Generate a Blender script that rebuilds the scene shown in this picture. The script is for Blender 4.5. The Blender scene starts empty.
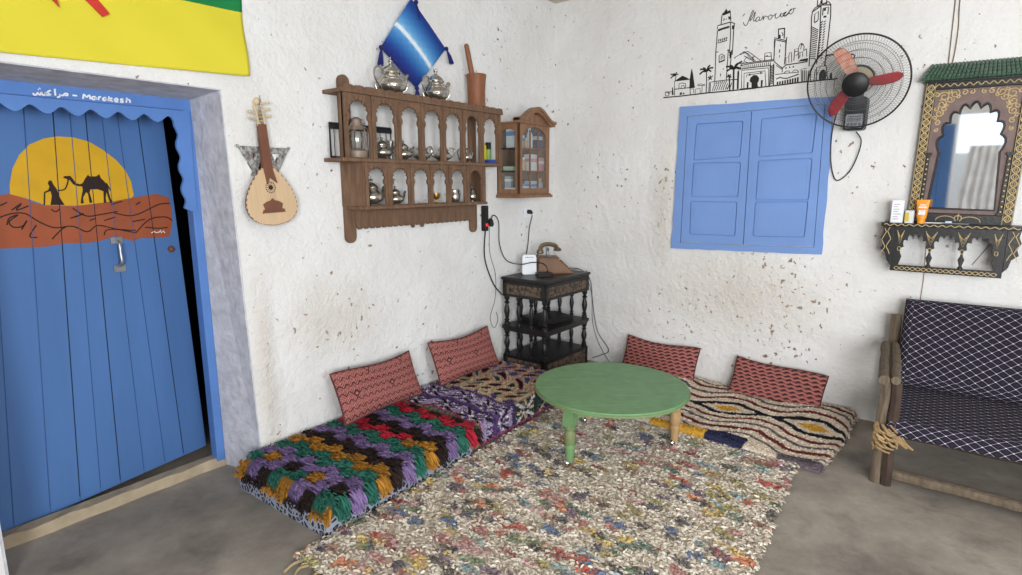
import bpy, bmesh, math, random
import numpy as np
from mathutils import Vector, Matrix
from mathutils.geometry import tessellate_polygon
random.seed(7); rng = np.random.default_rng(11)
PI = math.pi
scene = bpy.context.scene
COL = scene.collection

# ------------------------------------------------------------------ colours / materials
def lin(c):
    f = lambda v: v/12.92 if v <= .04045 else ((v+.055)/1.055)**2.4
    return tuple(f(v/255.0) for v in c)

def nodes_of(name):
    m = bpy.data.materials.new(name); m.use_nodes = True
    nt = m.node_tree; b = nt.nodes['Principled BSDF']
    return m, nt, b

def mat(name, rgb, rough=.6, metal=0.0, vary=.25, vscale=6.0, bump=0.0, bscale=40.0, stretch=(1,1,1), spec=.35, rgb2=None, emit=None):
    m, nt, b = nodes_of(name)
    L = nt.links.new
    b.inputs['Roughness'].default_value = rough; b.inputs['Metallic'].default_value = metal
    b.inputs['Specular IOR Level'].default_value = spec
    tc = nt.nodes.new('ShaderNodeTexCoord'); mp = nt.nodes.new('ShaderNodeMapping'); mp.inputs['Scale'].default_value = stretch
    L(tc.outputs['Object'], mp.inputs['Vector'])
    n = nt.nodes.new('ShaderNodeTexNoise'); n.inputs['Scale'].default_value = vscale; n.inputs['Detail'].default_value = 6
    L(mp.outputs['Vector'], n.inputs['Vector'])
    r = nt.nodes.new('ShaderNodeValToRGB')
    c = lin(rgb); d = lin(rgb2) if rgb2 else tuple(v*(1-vary) for v in c)
    r.color_ramp.elements[0].position = .3; r.color_ramp.elements[0].color = (*d, 1)
    r.color_ramp.elements[1].position = .65; r.color_ramp.elements[1].color = (*c, 1)
    L(n.outputs['Fac'], r.inputs['Fac']); L(r.outputs['Color'], b.inputs['Base Color'])
    if bump:
        n2 = nt.nodes.new('ShaderNodeTexNoise'); n2.inputs['Scale'].default_value = bscale; n2.inputs['Detail'].default_value = 4
        L(mp.outputs['Vector'], n2.inputs['Vector'])
        bp = nt.nodes.new('ShaderNodeBump'); bp.inputs['Strength'].default_value = bump; bp.inputs['Distance'].default_value = .01
        L(n2.outputs['Fac'], bp.inputs['Height']); L(bp.outputs['Normal'], b.inputs['Normal'])
    if emit:
        b.inputs['Emission Color'].default_value = (*lin(emit[0]), 1); b.inputs['Emission Strength'].default_value = emit[1]
    return m

def attr_mat(name, rough=.85, bump=0, bscale=150, spec=.15):
    """colour comes from the yarn / weave colours stored on the mesh"""
    m, nt, b = nodes_of(name); L = nt.links.new
    a = nt.nodes.new('ShaderNodeAttribute'); a.attribute_name = 'Yarn'
    L(a.outputs['Color'], b.inputs['Base Color'])
    b.inputs['Roughness'].default_value = rough; b.inputs['Specular IOR Level'].default_value = spec
    if bump:
        tc = nt.nodes.new('ShaderNodeTexCoord')
        n2 = nt.nodes.new('ShaderNodeTexNoise'); n2.inputs['Scale'].default_value = bscale
        L(tc.outputs['Object'], n2.inputs['Vector'])
        bp = nt.nodes.new('ShaderNodeBump'); bp.inputs['Strength'].default_value = bump; bp.inputs['Distance'].default_value = .006
        L(n2.outputs['Fac'], bp.inputs['Height']); L(bp.outputs['Normal'], b.inputs['Normal'])
    return m

def plaster(name, white, chips, zones=()):
    """limewashed lumpy plaster: fine and coarse bumps, earth flecks where the lime has fallen off;
    zones = (centre xyz, radii xyz) of the patches where a lot of it has flaked away"""
    m, nt, b = nodes_of(name); L = nt.links.new; N = nt.nodes.new
    b.inputs['Roughness'].default_value = .9; b.inputs['Specular IOR Level'].default_value = .15
    tc = N('ShaderNodeTexCoord'); V = tc.outputs['Object']
    def noise(scale, detail=5, rough=.55, vec=V):
        n = N('ShaderNodeTexNoise'); n.inputs['Scale'].default_value = scale; n.inputs['Detail'].default_value = detail; n.inputs['Roughness'].default_value = rough
        L(vec, n.inputs['Vector']); return n.outputs['Fac']
    def math_(op, a, c, d=None):
        k = N('ShaderNodeMath'); k.operation = op
        for i, v in enumerate((a, c, d)):
            if v is None: continue
            if isinstance(v, (int, float)): k.inputs[i].default_value = v
            else: L(v, k.inputs[i])
        return k.outputs[0]
    def ramp(f, p0, p1, c0=(0,0,0,1), c1=(1,1,1,1)):
        r = N('ShaderNodeValToRGB'); r.color_ramp.elements[0].position = p0; r.color_ramp.elements[1].position = p1
        r.color_ramp.elements[0].color = c0; r.color_ramp.elements[1].color = c1; L(f, r.inputs['Fac']); return r.outputs['Color']
    w = lin(white); w2 = tuple(v*.86 for v in w); w2 = (w2[0], w2[1]*.985, w2[2]*.96)
    base = ramp(noise(1.6, 6, .6), .3, .7, (*w2, 1), (*w, 1))
    zone = None
    for c, r in zones:
        mp = N('ShaderNodeMapping'); mp.vector_type = 'TEXTURE'; mp.inputs['Location'].default_value = c; mp.inputs['Scale'].default_value = r
        L(V, mp.inputs['Vector'])
        ln = N('ShaderNodeVectorMath'); ln.operation = 'LENGTH'; L(mp.outputs['Vector'], ln.inputs[0])
        z = math_('SUBTRACT', 1.0, ln.outputs['Value'])
        k = N('ShaderNodeMath'); k.operation = 'MAXIMUM'; k.inputs[1].default_value = 0; L(z, k.inputs[0]); z = k.outputs[0]
        zone = z if zone is None else math_('MAXIMUM', zone, z)
    fleck = noise(24, 3, .6); big = noise(1.7, 2)
    f = math_('ADD', fleck, math_('MULTIPLY', big, .35))
    if zone is not None: f = math_('ADD', f, math_('MULTIPLY', zone, .085))
    mask = ramp(f, chips, chips+.015)
    earth = ramp(noise(30), .3, .7, (*lin((120, 92, 68)), 1), (*lin((172, 146, 118)), 1))
    mx = N('ShaderNodeMix'); mx.data_type = 'RGBA'; L(mask, mx.inputs['Factor']); L(base, mx.inputs['A']); L(earth, mx.inputs['B'])
    out = mx.outputs['Result']
    if zone is not None:
        st = ramp(math_('MULTIPLY', zone, noise(9, 6, .7)), .12, .45)
        m2 = N('ShaderNodeMix'); m2.data_type = 'RGBA'; L(math_('MULTIPLY', st, .4), m2.inputs['Factor']); L(out, m2.inputs['A'])
        m2.inputs['B'].default_value = (*lin((206, 192, 176)), 1); out = m2.outputs['Result']
    L(out, b.inputs['Base Color'])
    h = math_('ADD', math_('MULTIPLY', noise(26, 6, .65), .5), math_('MULTIPLY', noise(5, 3), .9))
    if zone is not None: h = math_('ADD', h, math_('MULTIPLY', zone, math_('MULTIPLY', noise(17, 5, .75), 1.3)))
    h = math_('SUBTRACT', h, math_('MULTIPLY', mask, .25))
    bp = N('ShaderNodeBump'); bp.inputs['Strength'].default_value = .8; bp.inputs['Distance'].default_value = .024
    L(h, bp.inputs['Height']); L(bp.outputs['Normal'], b.inputs['Normal'])
    return m

# ------------------------------------------------------------------ mesh builder
class MB:
    def __init__(s): s.v = []; s.f = []; s.m = []
    def add(s, vs, fs, mi=0):
        o = len(s.v); s.v += [tuple(v) for v in vs]; s.f += [tuple(i+o for i in f) for f in fs]; s.m += [mi]*len(fs); return s
    def box(s, a, b, mi=0):
        x0, y0, z0 = a; x1, y1, z1 = b
        x0, x1 = min(x0, x1), max(x0, x1); y0, y1 = min(y0, y1), max(y0, y1); z0, z1 = min(z0, z1), max(z0, z1)
        v = [(x0,y0,z0),(x1,y0,z0),(x1,y1,z0),(x0,y1,z0),(x0,y0,z1),(x1,y0,z1),(x1,y1,z1),(x0,y1,z1)]
        return s.add(v, [(0,3,2,1),(4,5,6,7),(0,1,5,4),(1,2,6,5),(2,3,7,6),(3,0,4,7)], mi)
    def tube(s, pts, r, n=8, mi=0, flat=1.0):
        """a round bar along a polyline; r is one radius or one per point"""
        P = [Vector(p) for p in pts]; k = len(P); rs = r if isinstance(r, (list, tuple)) else [r]*k
        ref = None; rings = []
        for i in range(k):
            d = (P[min(i+1, k-1)]-P[max(i-1, 0)]).normalized()
            if ref is None:
                ref = Vector((0,0,1)) if abs(d.z) < .9 else Vector((1,0,0))
            u = (ref - d*ref.dot(d))
            if u.length < 1e-6: u = d.orthogonal()
            u.normalize(); w = d.cross(u); ref = u
            rings.append([P[i]+(u*math.cos(2*PI*j/n)+w*math.sin(2*PI*j/n)*flat)*rs[i] for j in range(n)])
        v = [q for ring in rings for q in ring]; f = []
        for i in range(k-1):
            for j in range(n):
                a = i*n+j; b2 = i*n+(j+1) % n
                f.append((a, b2, b2+n, a+n))
        f.append(tuple(range(n-1, -1, -1))); f.append(tuple((k-1)*n+j for j in range(n)))
        return s.add(v, f, mi)
    def lathe(s, prof, n=20, c=(0,0,0), mi=0, axis='z', sx=1, sy=1):
        v = []; f = []; k = len(prof)
        for r, z in prof:
            for j in range(n):
                a = 2*PI*j/n; x, y = r*math.cos(a)*sx, r*math.sin(a)*sy
                v.append((c[0]+x, c[1]+y, c[2]+z) if axis == 'z' else ((c[0]+x, c[1]-z, c[2]+y) if axis == 'y' else (c[0]+z, c[1]+x, c[2]+y)))
        for i in range(k-1):
            for j in range(n):
                a = i*n+j; b2 = i*n+(j+1) % n; f.append((a, b2, b2+n, a+n))
        f.append(tuple(range(n-1, -1, -1))); f.append(tuple((k-1)*n+j for j in range(n)))
        return s.add(v, f, mi)
    def plate(s, outer, y0, y1, holes=(), mi=0, tr=None):
        """a flat board standing in the xz plane, cut to an outline, with holes; y0 is its front"""
        loops = [list(outer)]+[list(h) for h in holes]
        flat = [p for l in loops for p in l]
        tris = tessellate_polygon([[Vector((p[0], p[1], 0)) for p in l] for l in loops])
        n = len(flat); v = [(p[0], y0, p[1]) for p in flat]+[(p[0], y1, p[1]) for p in flat]
        if tr: v = [tr(q) for q in v]
        f = []
        for t in tris:
            a, b, c = [flat[i] for i in t]
            ar = (b[0]-a[0])*(c[1]-a[1])-(b[1]-a[1])*(c[0]-a[0])
            if abs(ar) < 1e-12: continue
            t = tuple(t) if ar > 0 else tuple(reversed(t))
            f.append(t); f.append(tuple(i+n for i in reversed(t)))
        o = 0
        for l in loops:
            k = len(l)
            for i in range(k): f.append((o+i, o+(i+1) % k, o+(i+1) % k+n, o+i+n))
            o += k
        s.add(v, f, mi); return s
    def ribbon(s, pts, w, y0=-.0008, y1=.0, mi=0, tr=None):
        """a brush stroke of width w in the xz plane"""
        P = [Vector((p[0], p[1])) for p in pts]; k = len(P)
        if k < 2: return s
        L_, R_ = [], []
        for i in range(k):
            d = (P[min(i+1, k-1)]-P[max(i-1, 0)]);
            if d.length < 1e-9: d = Vector((1, 0))
            d.normalize(); nn = Vector((-d.y, d.x))*w/2
            L_.append(P[i]+nn); R_.append(P[i]-nn)
        v = []
        for i in range(k):
            for q in (L_[i], R_[i]): v += [(q.x, y0, q.y), (q.x, y1, q.y)]
        if tr: v = [tr(q) for q in v]
        f = []
        for i in range(k-1):
            a = i*4; b = a+4
            f += [(a, a+2, b+2, b), (a+1, b+1, b+3, a+3), (a, b, b+1, a+1), (a+2, a+3, b+3, b+2)]
        f += [(0, 1, 3, 2), (4*k-4, 4*k-2, 4*k-1, 4*k-3)]
        return s.add(v, f, mi)
    def sphere(s, c, r, n=14, m=8, mi=0, sz=1):
        prof = [(max(1e-4, r*math.sin(PI*i/m)), -r*sz*math.cos(PI*i/m)) for i in range(m+1)]
        return s.lathe(prof, n, c, mi)
    def build(s, name, mats, parent=None, loc=None, rot=None, smooth=False, bevel=0.0, seg=2, label=None, fix=True):
        me = bpy.data.meshes.new(name); me.from_pydata(s.v, [], s.f)
        mats = mats if isinstance(mats, (list, tuple)) else [mats]
        for q in mats: me.materials.append(q)
        if len(mats) > 1: me.polygons.foreach_set('material_index', s.m)
        if fix:
            bm = bmesh.new(); bm.from_mesh(me); bmesh.ops.recalc_face_normals(bm, faces=bm.faces); bm.to_mesh(me); bm.free()
        o = bpy.data.objects.new(name, me); COL.objects.link(o)
        if parent: o.parent = parent
        if loc: o.location = loc
        if rot: o.rotation_euler = rot
        if smooth:
            me.polygons.foreach_set('use_smooth', [True]*len(me.polygons))
            try: me.set_sharp_from_angle(angle=math.radians(42))
            except Exception: pass
        if bevel:
            b = o.modifiers.new('edge', 'BEVEL'); b.width = bevel; b.segments = seg; b.limit_method = 'ANGLE'; b.angle_limit = math.radians(40)
        if label: o['label'] = label
        me.update(); return o

def tag(o, label, cat, group=None, kind=None):
    if label: o['label'] = label
    if cat: o['category'] = cat
    if group: o['group'] = group
    if kind: o['kind'] = kind
    return o
def thing(name, label, cat, loc=(0,0,0), rz=0.0, group=None, rot=None):
    o = bpy.data.objects.new(name, None); o.empty_display_size = .05; COL.objects.link(o)
    o.location = loc; o.rotation_euler = rot if rot else (0, 0, rz)
    return tag(o, label, cat, group)
def struct(o): o['kind'] = 'structure'; return o
def copy_tree(o, parent=None):
    c = o.copy(); COL.objects.link(c)
    if parent: c.parent = parent
    for ch in list(o.children): copy_tree(ch, c)
    return c
def yarn(o, cols, domain='POINT'):
    me = o.data; a = me.color_attributes.new('Yarn', 'FLOAT_COLOR', domain)
    c = np.ones((len(cols), 4), dtype=np.float32); c[:, :3] = cols
    a.data.foreach_set('color', c.ravel())
def pile(name, P, D, Ln, W, colr, material, parent, droop=.4, lift=0.0):
    """loose yarns / rag strips, each its own bent strip, knotted at P and lying along D"""
    n = len(P); D = D/np.linalg.norm(D, axis=1, keepdims=True)
    side = np.cross(D, np.tile([0, 0, 1.0], (n, 1))); sl = np.linalg.norm(side, axis=1, keepdims=True); sl[sl < 1e-5] = 1; side /= sl
    rt = rng.normal(0, .5, (n, 1)); up = np.cross(side, D); side = side*np.cos(rt)+up*np.sin(rt)
    Ln = np.asarray(Ln).reshape(n, 1); W = np.asarray(W).reshape(n, 1)
    dn = np.array([0, 0, -1.0])
    vs = np.zeros((n, 8, 3))
    for k, (t, w) in enumerate(((0, .75), (.4, 1.0), (.75, .9), (1.0, .35))):
        c = P + D*Ln*t + dn*Ln*droop*t*t
        vs[:, 2*k] = c-side*W*w/2; vs[:, 2*k+1] = c+side*W*w/2
    base = (np.arange(n)*8)[:, None, None]
    q = np.array([[0,1,3,2],[2,3,5,4],[4,5,7,6]])[None]
    F = (base+q).reshape(-1, 4)
    me = bpy.data.meshes.new(name)
    me.vertices.add(n*8); me.vertices.foreach_set('co', vs.astype(np.float32).ravel())
    me.loops.add(F.size); me.loops.foreach_set('vertex_index', F.astype(np.int32).ravel())
    me.polygons.add(len(F)); me.polygons.foreach_set('loop_start', np.arange(0, F.size, 4, dtype=np.int32))
    try: me.polygons.foreach_set('loop_total', np.full(len(F), 4, dtype=np.int32))
    except Exception: pass
    me.update(calc_edges=True); me.validate()
    me.materials.append(material)
    o = bpy.data.objects.new(name, me); COL.objects.link(o)
    if parent: o.parent = parent
    yarn(o, np.repeat(colr, 8, axis=0))
    return o
def arch(cx, z0, w, zs, za, lobes=7, dep=.006, n=5, foot=0.0):
    """outline of a multifoil arch: straight jambs to zs, lobed pointed head to za (counter-clockwise)"""
    pts = [(cx-w/2, z0), (cx+w/2, z0)]
    if foot: pts += [(cx+w/2, zs-foot), (cx+w/2-dep*1.6, zs-foot*.6), (cx+w/2-dep*1.6, zs-foot*.15)]
    H = za-zs
    for i in range(lobes*n+1):
        t = i/(lobes*n); a = PI*t
        bump = abs(math.sin(PI*t*lobes))
        x = math.cos(a)*(w/2); z = math.sin(a)**.85*H if math.sin(a) > 0 else 0
        k = 1-(1-bump)*dep/(w/2)*1.6
        pts.append((cx+x*k, zs+z*k))
    if foot: pts += [(cx-w/2+dep*1.6, zs-foot*.15), (cx-w/2+dep*1.6, zs-foot*.6), (cx-w/2, zs-foot)]
    return pts
def catmull(pts, k=8):
    P = [Vector(p) for p in pts]; out = []
    for i in range(len(P)-1):
        a, b, c, d = P[max(i-1, 0)], P[i], P[i+1], P[min(i+2, len(P)-1)]
        for j in range(k):
            t = j/k
            out.append(.5*((2*b)+(c-a)*t+(2*a-5*b+4*c-d)*t*t+(3*b-a-3*c+d)*t**3))
    out.append(P[-1]); return out

# ------------------------------------------------------------------ the place: left wall is y = 0 (room at -y), right wall leaves the corner 2.5 degrees off square
PHI = math.radians(2.5); RZ = -(PI/2+PHI)
Tt = Vector((-math.sin(PHI), -math.cos(PHI), 0)); Nn = Vector((-math.cos(PHI), math.sin(PHI), 0))
def RW(s, d, z): return Tt*s+Nn*d+Vector((0, 0, z))

M = {}
M['wall_l'] = plaster('lime_plaster', (228, 228, 228), .858, [((-2.74, 0, .55), (.10, .4, .9)), ((-2.3, 0, .75), (.5, .4, .35))])
M['wall_r'] = plaster('lime_plaster_flaking', (228, 227, 226), .858, [((1.62, 0, .70), (.95, .5, .45)), ((1.02, 0, 1.35), (.14, .4, .7))])
M['wall_x'] = plaster('lime_plaster_plain', (222, 221, 220), .93)
M['grey'] = mat('grey_limewash', (200, 200, 208), .9, 0, .25, 18, .7, 30, spec=.1)
M['ceil'] = mat('ceiling_lime', (200, 192, 180), .9, 0, .1, 3)
M['dark'] = mat('dark_light_block', (40, 37, 35), .9)  # near-black colour stands in for the shade behind the ajar door
M['blue'] = mat('blue_door_paint', (78, 116, 172), .55, 0, .18, 5, .1, 60, (1, 1, .15), .3)
M['blue2'] = mat('blue_frame_paint', (86, 126, 190), .55, 0, .14, 6, .1, 60, spec=.3)
M['blue3'] = mat('blue_shutter_paint', (118, 150, 206), .6, 0, .08, 4, .12, 45, spec=.25)
M['gap'] = mat('dark_gap', (30, 40, 62), .9)
M['joint'] = mat('blue_joint_shadow_paint', (56, 88, 140), .7)
M['sill'] = mat('tan_cement_sill', (172, 156, 132), .9, 0, .25, 14, .4, 50)
M['yel'] = mat('yellow_paint', (206, 160, 28), .6, 0, .12, 9)
M['rust'] = mat('terracotta_paint', (156, 82, 52), .65, 0, .2, 8)
M['ink'] = mat('black_ink', (38, 33, 32), .8)
M['ink2'] = mat('brown_black_paint', (44, 26, 22), .7)
M['white'] = mat('white_paint', (226, 228, 232), .6, 0, .05)
M['wood'] = mat('carved_brown_wood', (126, 97, 76), .65, 0, .4, 9, .6, 90, (6, 6, 1.0), .25)
M['wood_d'] = mat('brown_cabinet_wood', (140, 104, 78), .5, 0, .3, 6, .15, 60, (5, 5, 1), .3)
M['black'] = mat('black_lacquer_wood', (30, 28, 29), .42, 0, .4, 10, .12, 60, spec=.4)
M['carv'] = mat('carved_brown_inlay', (108, 92, 78), .7, 0, .8, 38, .8, 60, rgb2=(30, 26, 24))
M['plastic'] = mat('black_plastic', (24, 24, 26), .45, 0, .1)
M['silver'] = mat('silver_metal', (205, 200, 192), .24, .95, .25, 18, .25, 55, spec=.5)
M['chrome'] = mat('chrome_metal', (210, 210, 212), .15, 1, .1)
M['steel'] = mat('galvanised_steel', (168, 172, 178), .4, .8, .3, 20)
M['brass'] = mat('brass_metal', (190, 150, 70), .3, .9, .2, 12)
M['clay'] = mat('turned_reddish_wood', (136, 86, 58), .55, 0, .3, 8, .15, 30, (4, 4, 1))
M['gold'] = mat('gold_filigree_paint', (214, 190, 140), .5, .1, .15)
M['mauve'] = mat('mauve_brown_panel', (122, 102, 98), .6, 0, .25, 20, .2, 80)
M['tile'] = mat('green_glazed_tile', (66, 96, 78), .35, 0, .3, 15, spec=.5)
M['green'] = mat('green_table_paint', (110, 148, 104), .5, 0, .18, 5, .15, 50, (3, 3, 1), .35)
M['green_d'] = mat('worn_green_paint', (104, 138, 94), .6, 0, .3, 10, .15, 50, rgb2=(116, 116, 80))
M['bare'] = mat('bare_table_wood', (176, 142, 100), .65, 0, .25, 8, .15, 50, (4, 4, 1))
M['oldwood'] = mat('rough_grey_brown_timber', (112, 98, 82), .85, 0, .45, 9, .5, 50, (6, 6, 1))
M['oldwood_d'] = mat('dark_rough_timber', (74, 58, 50), .85, 0, .4, 9, .5, 50, (6, 6, 1))
M['straw'] = mat('tan_foam_and_straw', (166, 138, 98), .9, 0, .35, 25, .6, 60)
M['oudtop'] = mat('pale_soundboard', (200, 172, 138), .5, 0, .1, 5, .05, 50, (12, 1, 1))
M['oudneck'] = mat('brown_neck_wood', (118, 76, 58), .5, 0, .25, 8)
M['bone'] = mat('bone_edging', (205, 184, 150), .5)
M['filig'] = mat('embossed_white_metal', (186, 184, 180), .45, .6, .7, 60, .8, 70, rgb2=(96, 94, 92))
M['red'] = mat('red_plastic_blade', (176, 60, 64), .4, 0, .2, 8)
M['wornred'] = mat('worn_blade_plastic', (196, 160, 136), .5, 0, .3, 20, rgb2=(196, 84, 74))
M['beige'] = mat('aged_beige_plastic', (178, 168, 142), .5)
M['label'] = mat('silver_label', (176, 180, 184), .4, .3, .4, 60)
M['wire'] = mat('grille_wire', (92, 94, 98), .45, .3)
M['rubber'] = mat('black_cable', (36, 35, 36), .6)
M['redled'] = mat('red_switch_light', (230, 40, 40), .4, 0, .0, emit=((255, 40, 30), 1.2))
M['wplastic'] = mat('white_plastic', (228, 232, 238), .4, 0, .03)
M['concrete'] = None
M['yarn'] = attr_mat('wool_and_rag_yarn', .9)
M['weave'] = attr_mat('woven_cloth', .85, .5, 120)
M['flagcloth'] = attr_mat('printed_flag_cloth', .7)
M['damask'] = None

def simple(name, rgb, **k): return mat(name, rgb, **k)

m, nt, b = nodes_of('worn_concrete'); L = nt.links.new; N = nt.nodes.new
tc = N('ShaderNodeTexCoord')
def ns(sc, det=6, ro=.6):
    n = N('ShaderNodeTexNoise'); n.inputs['Scale'].default_value = sc; n.inputs['Detail'].default_value = det; n.inputs['Roughness'].default_value = ro
    L(tc.outputs['Object'], n.inputs['Vector']); return n.outputs['Fac']
r = N('ShaderNodeValToRGB'); e = r.color_ramp.elements
e[0].position = .33; e[0].color = (*lin((112, 105, 97)), 1); e[1].position = .66; e[1].color = (*lin((164, 155, 144)), 1)
L(ns(1.7, 8, .65), r.inputs['Fac'])
r2 = N('ShaderNodeValToRGB'); r2.color_ramp.elements[0].position = .56; r2.color_ramp.elements[0].color = (1,1,1,1); r2.color_ramp.elements[1].position = .72; r2.color_ramp.elements[1].color = (.62,.62,.64,1)
L(ns(2.6, 5), r2.inputs['Fac'])
mx = N('ShaderNodeMix'); mx.data_type = 'RGBA'; mx.blend_type = 'MULTIPLY'; mx.inputs['Factor'].default_value = 1
L(r.outputs['Color'], mx.inputs['A']); L(r2.outputs['Color'], mx.inputs['B']); L(mx.outputs['Result'], b.inputs['Base Color'])
b.inputs['Roughness'].default_value = .75; b.inputs['Specular IOR Level'].default_value = .25
bp = N('ShaderNodeBump'); bp.inputs['Strength'].default_value = .3; bp.inputs['Distance'].default_value = .01; L(ns(24), bp.inputs['Height']); L(bp.outputs['Normal'], b.inputs['Normal'])
M['concrete'] = m
# black and white damask ticking
m, nt, b = nodes_of('damask_ticking'); L = nt.links.new; N = nt.nodes.new
tc = N('ShaderNodeTexCoord'); vo = N('ShaderNodeTexVoronoi'); vo.feature = 'DISTANCE_TO_EDGE'; vo.inputs['Scale'].default_value = 34
L(tc.outputs['Object'], vo.inputs['Vector']); r = N('ShaderNodeValToRGB'); r.color_ramp.interpolation = 'CONSTANT'
r.color_ramp.elements[0].color = (*lin((140, 145, 158)), 1); r.color_ramp.elements[1].position = .13; r.color_ramp.elements[1].color = (*lin((28, 28, 40)), 1)
el = r.color_ramp.elements.new(.36); el.color = (*lin((112, 118, 134)), 1)
L(vo.outputs['Distance'], r.inputs['Fac']); L(r.outputs['Color'], b.inputs['Base Color']); b.inputs['Roughness'].default_value = .9
M['damask'] = m
# dark cloth with a fine white diamond lattice; the cloth's own coordinates (metres along and across the pad) are stored on the mesh
m, nt, b = nodes_of('diamond_lattice_cloth'); L = nt.links.new; N = nt.nodes.new
at = N('ShaderNodeAttribute'); at.attribute_name = 'Yarn'; sx = N('ShaderNodeSeparateXYZ'); L(at.outputs['Vector'], sx.inputs[0])
def mth(op, a, c=None):
    k = N('ShaderNodeMath'); k.operation = op
    for i, v in enumerate((a, c)):
        if v is None: continue
        if isinstance(v, (int, float)): k.inputs[i].default_value = v
        else: L(v, k.inputs[i])
    return k.outputs[0]
kz = mth('MULTIPLY', sx.outputs['Y'], 1.25)
def tri_(sgn):
    q = mth('ADD' if sgn > 0 else 'SUBTRACT', sx.outputs['X'], kz); q = mth('DIVIDE', q, .054)
    return mth('ABSOLUTE', mth('SUBTRACT', mth('FRACT', q), .5))
f1, f2 = tri_(1), tri_(-1)
mxx = mth('MAXIMUM', f1, f2); mnn = mth('MINIMUM', f1, f2)
line = mth('GREATER_THAN', mxx, .462); knot = mth('GREATER_THAN', mnn, .40); core = mth('LESS_THAN', mxx, .22)
def mixc(f, A_, B_):
    x = N('ShaderNodeMix'); x.data_type = 'RGBA'; L(f, x.inputs['Factor'])
    for s_, v in (('A', A_), ('B', B_)):
        if isinstance(v, tuple): x.inputs[s_].default_value = (*lin(v), 1)
        else: L(v, x.inputs[s_])
    return x.outputs['Result']
c1 = mixc(core, (28, 28, 37), (46, 33, 46)); c2 = mixc(line, c1, (132, 128, 142)); c3 = mixc(mth('MULTIPLY', line, knot), c2, (206, 202, 210))
L(c3, b.inputs['Base Color']); b.inputs['Roughness'].default_value = .9; b.inputs['Specular IOR Level'].default_value = .15
M['lattice'] = m
def glass_mat(name, tint=(1,1,1), amount=.12):
    m = bpy.data.materials.new(name); m.use_nodes = True; nt = m.node_tree; nt.nodes.clear()
    o = nt.nodes.new('ShaderNodeOutputMaterial'); t = nt.nodes.new('ShaderNodeBsdfTransparent'); g = nt.nodes.new('ShaderNodeBsdfGlossy'); x = nt.nodes.new('ShaderNodeMixShader')
    t.inputs[0].default_value = (*tint, 1); g.inputs['Roughness'].default_value = .03; x.inputs[0].default_value = amount
    nt.links.new(t.outputs[0], x.inputs[1]); nt.links.new(g.outputs[0], x.inputs[2]); nt.links.new(x.outputs[0], o.inputs[0]); return m
M['glass'] = glass_mat('cabinet_glass', (.93, .95, .95), .1)
m, nt, b = nodes_of('mirror_silvering'); b.inputs['Metallic'].default_value = 1; b.inputs['Roughness'].default_value = .03; b.inputs['Base Color'].default_value = (.86, .88, .89, 1)
M['mirror'] = m
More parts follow.
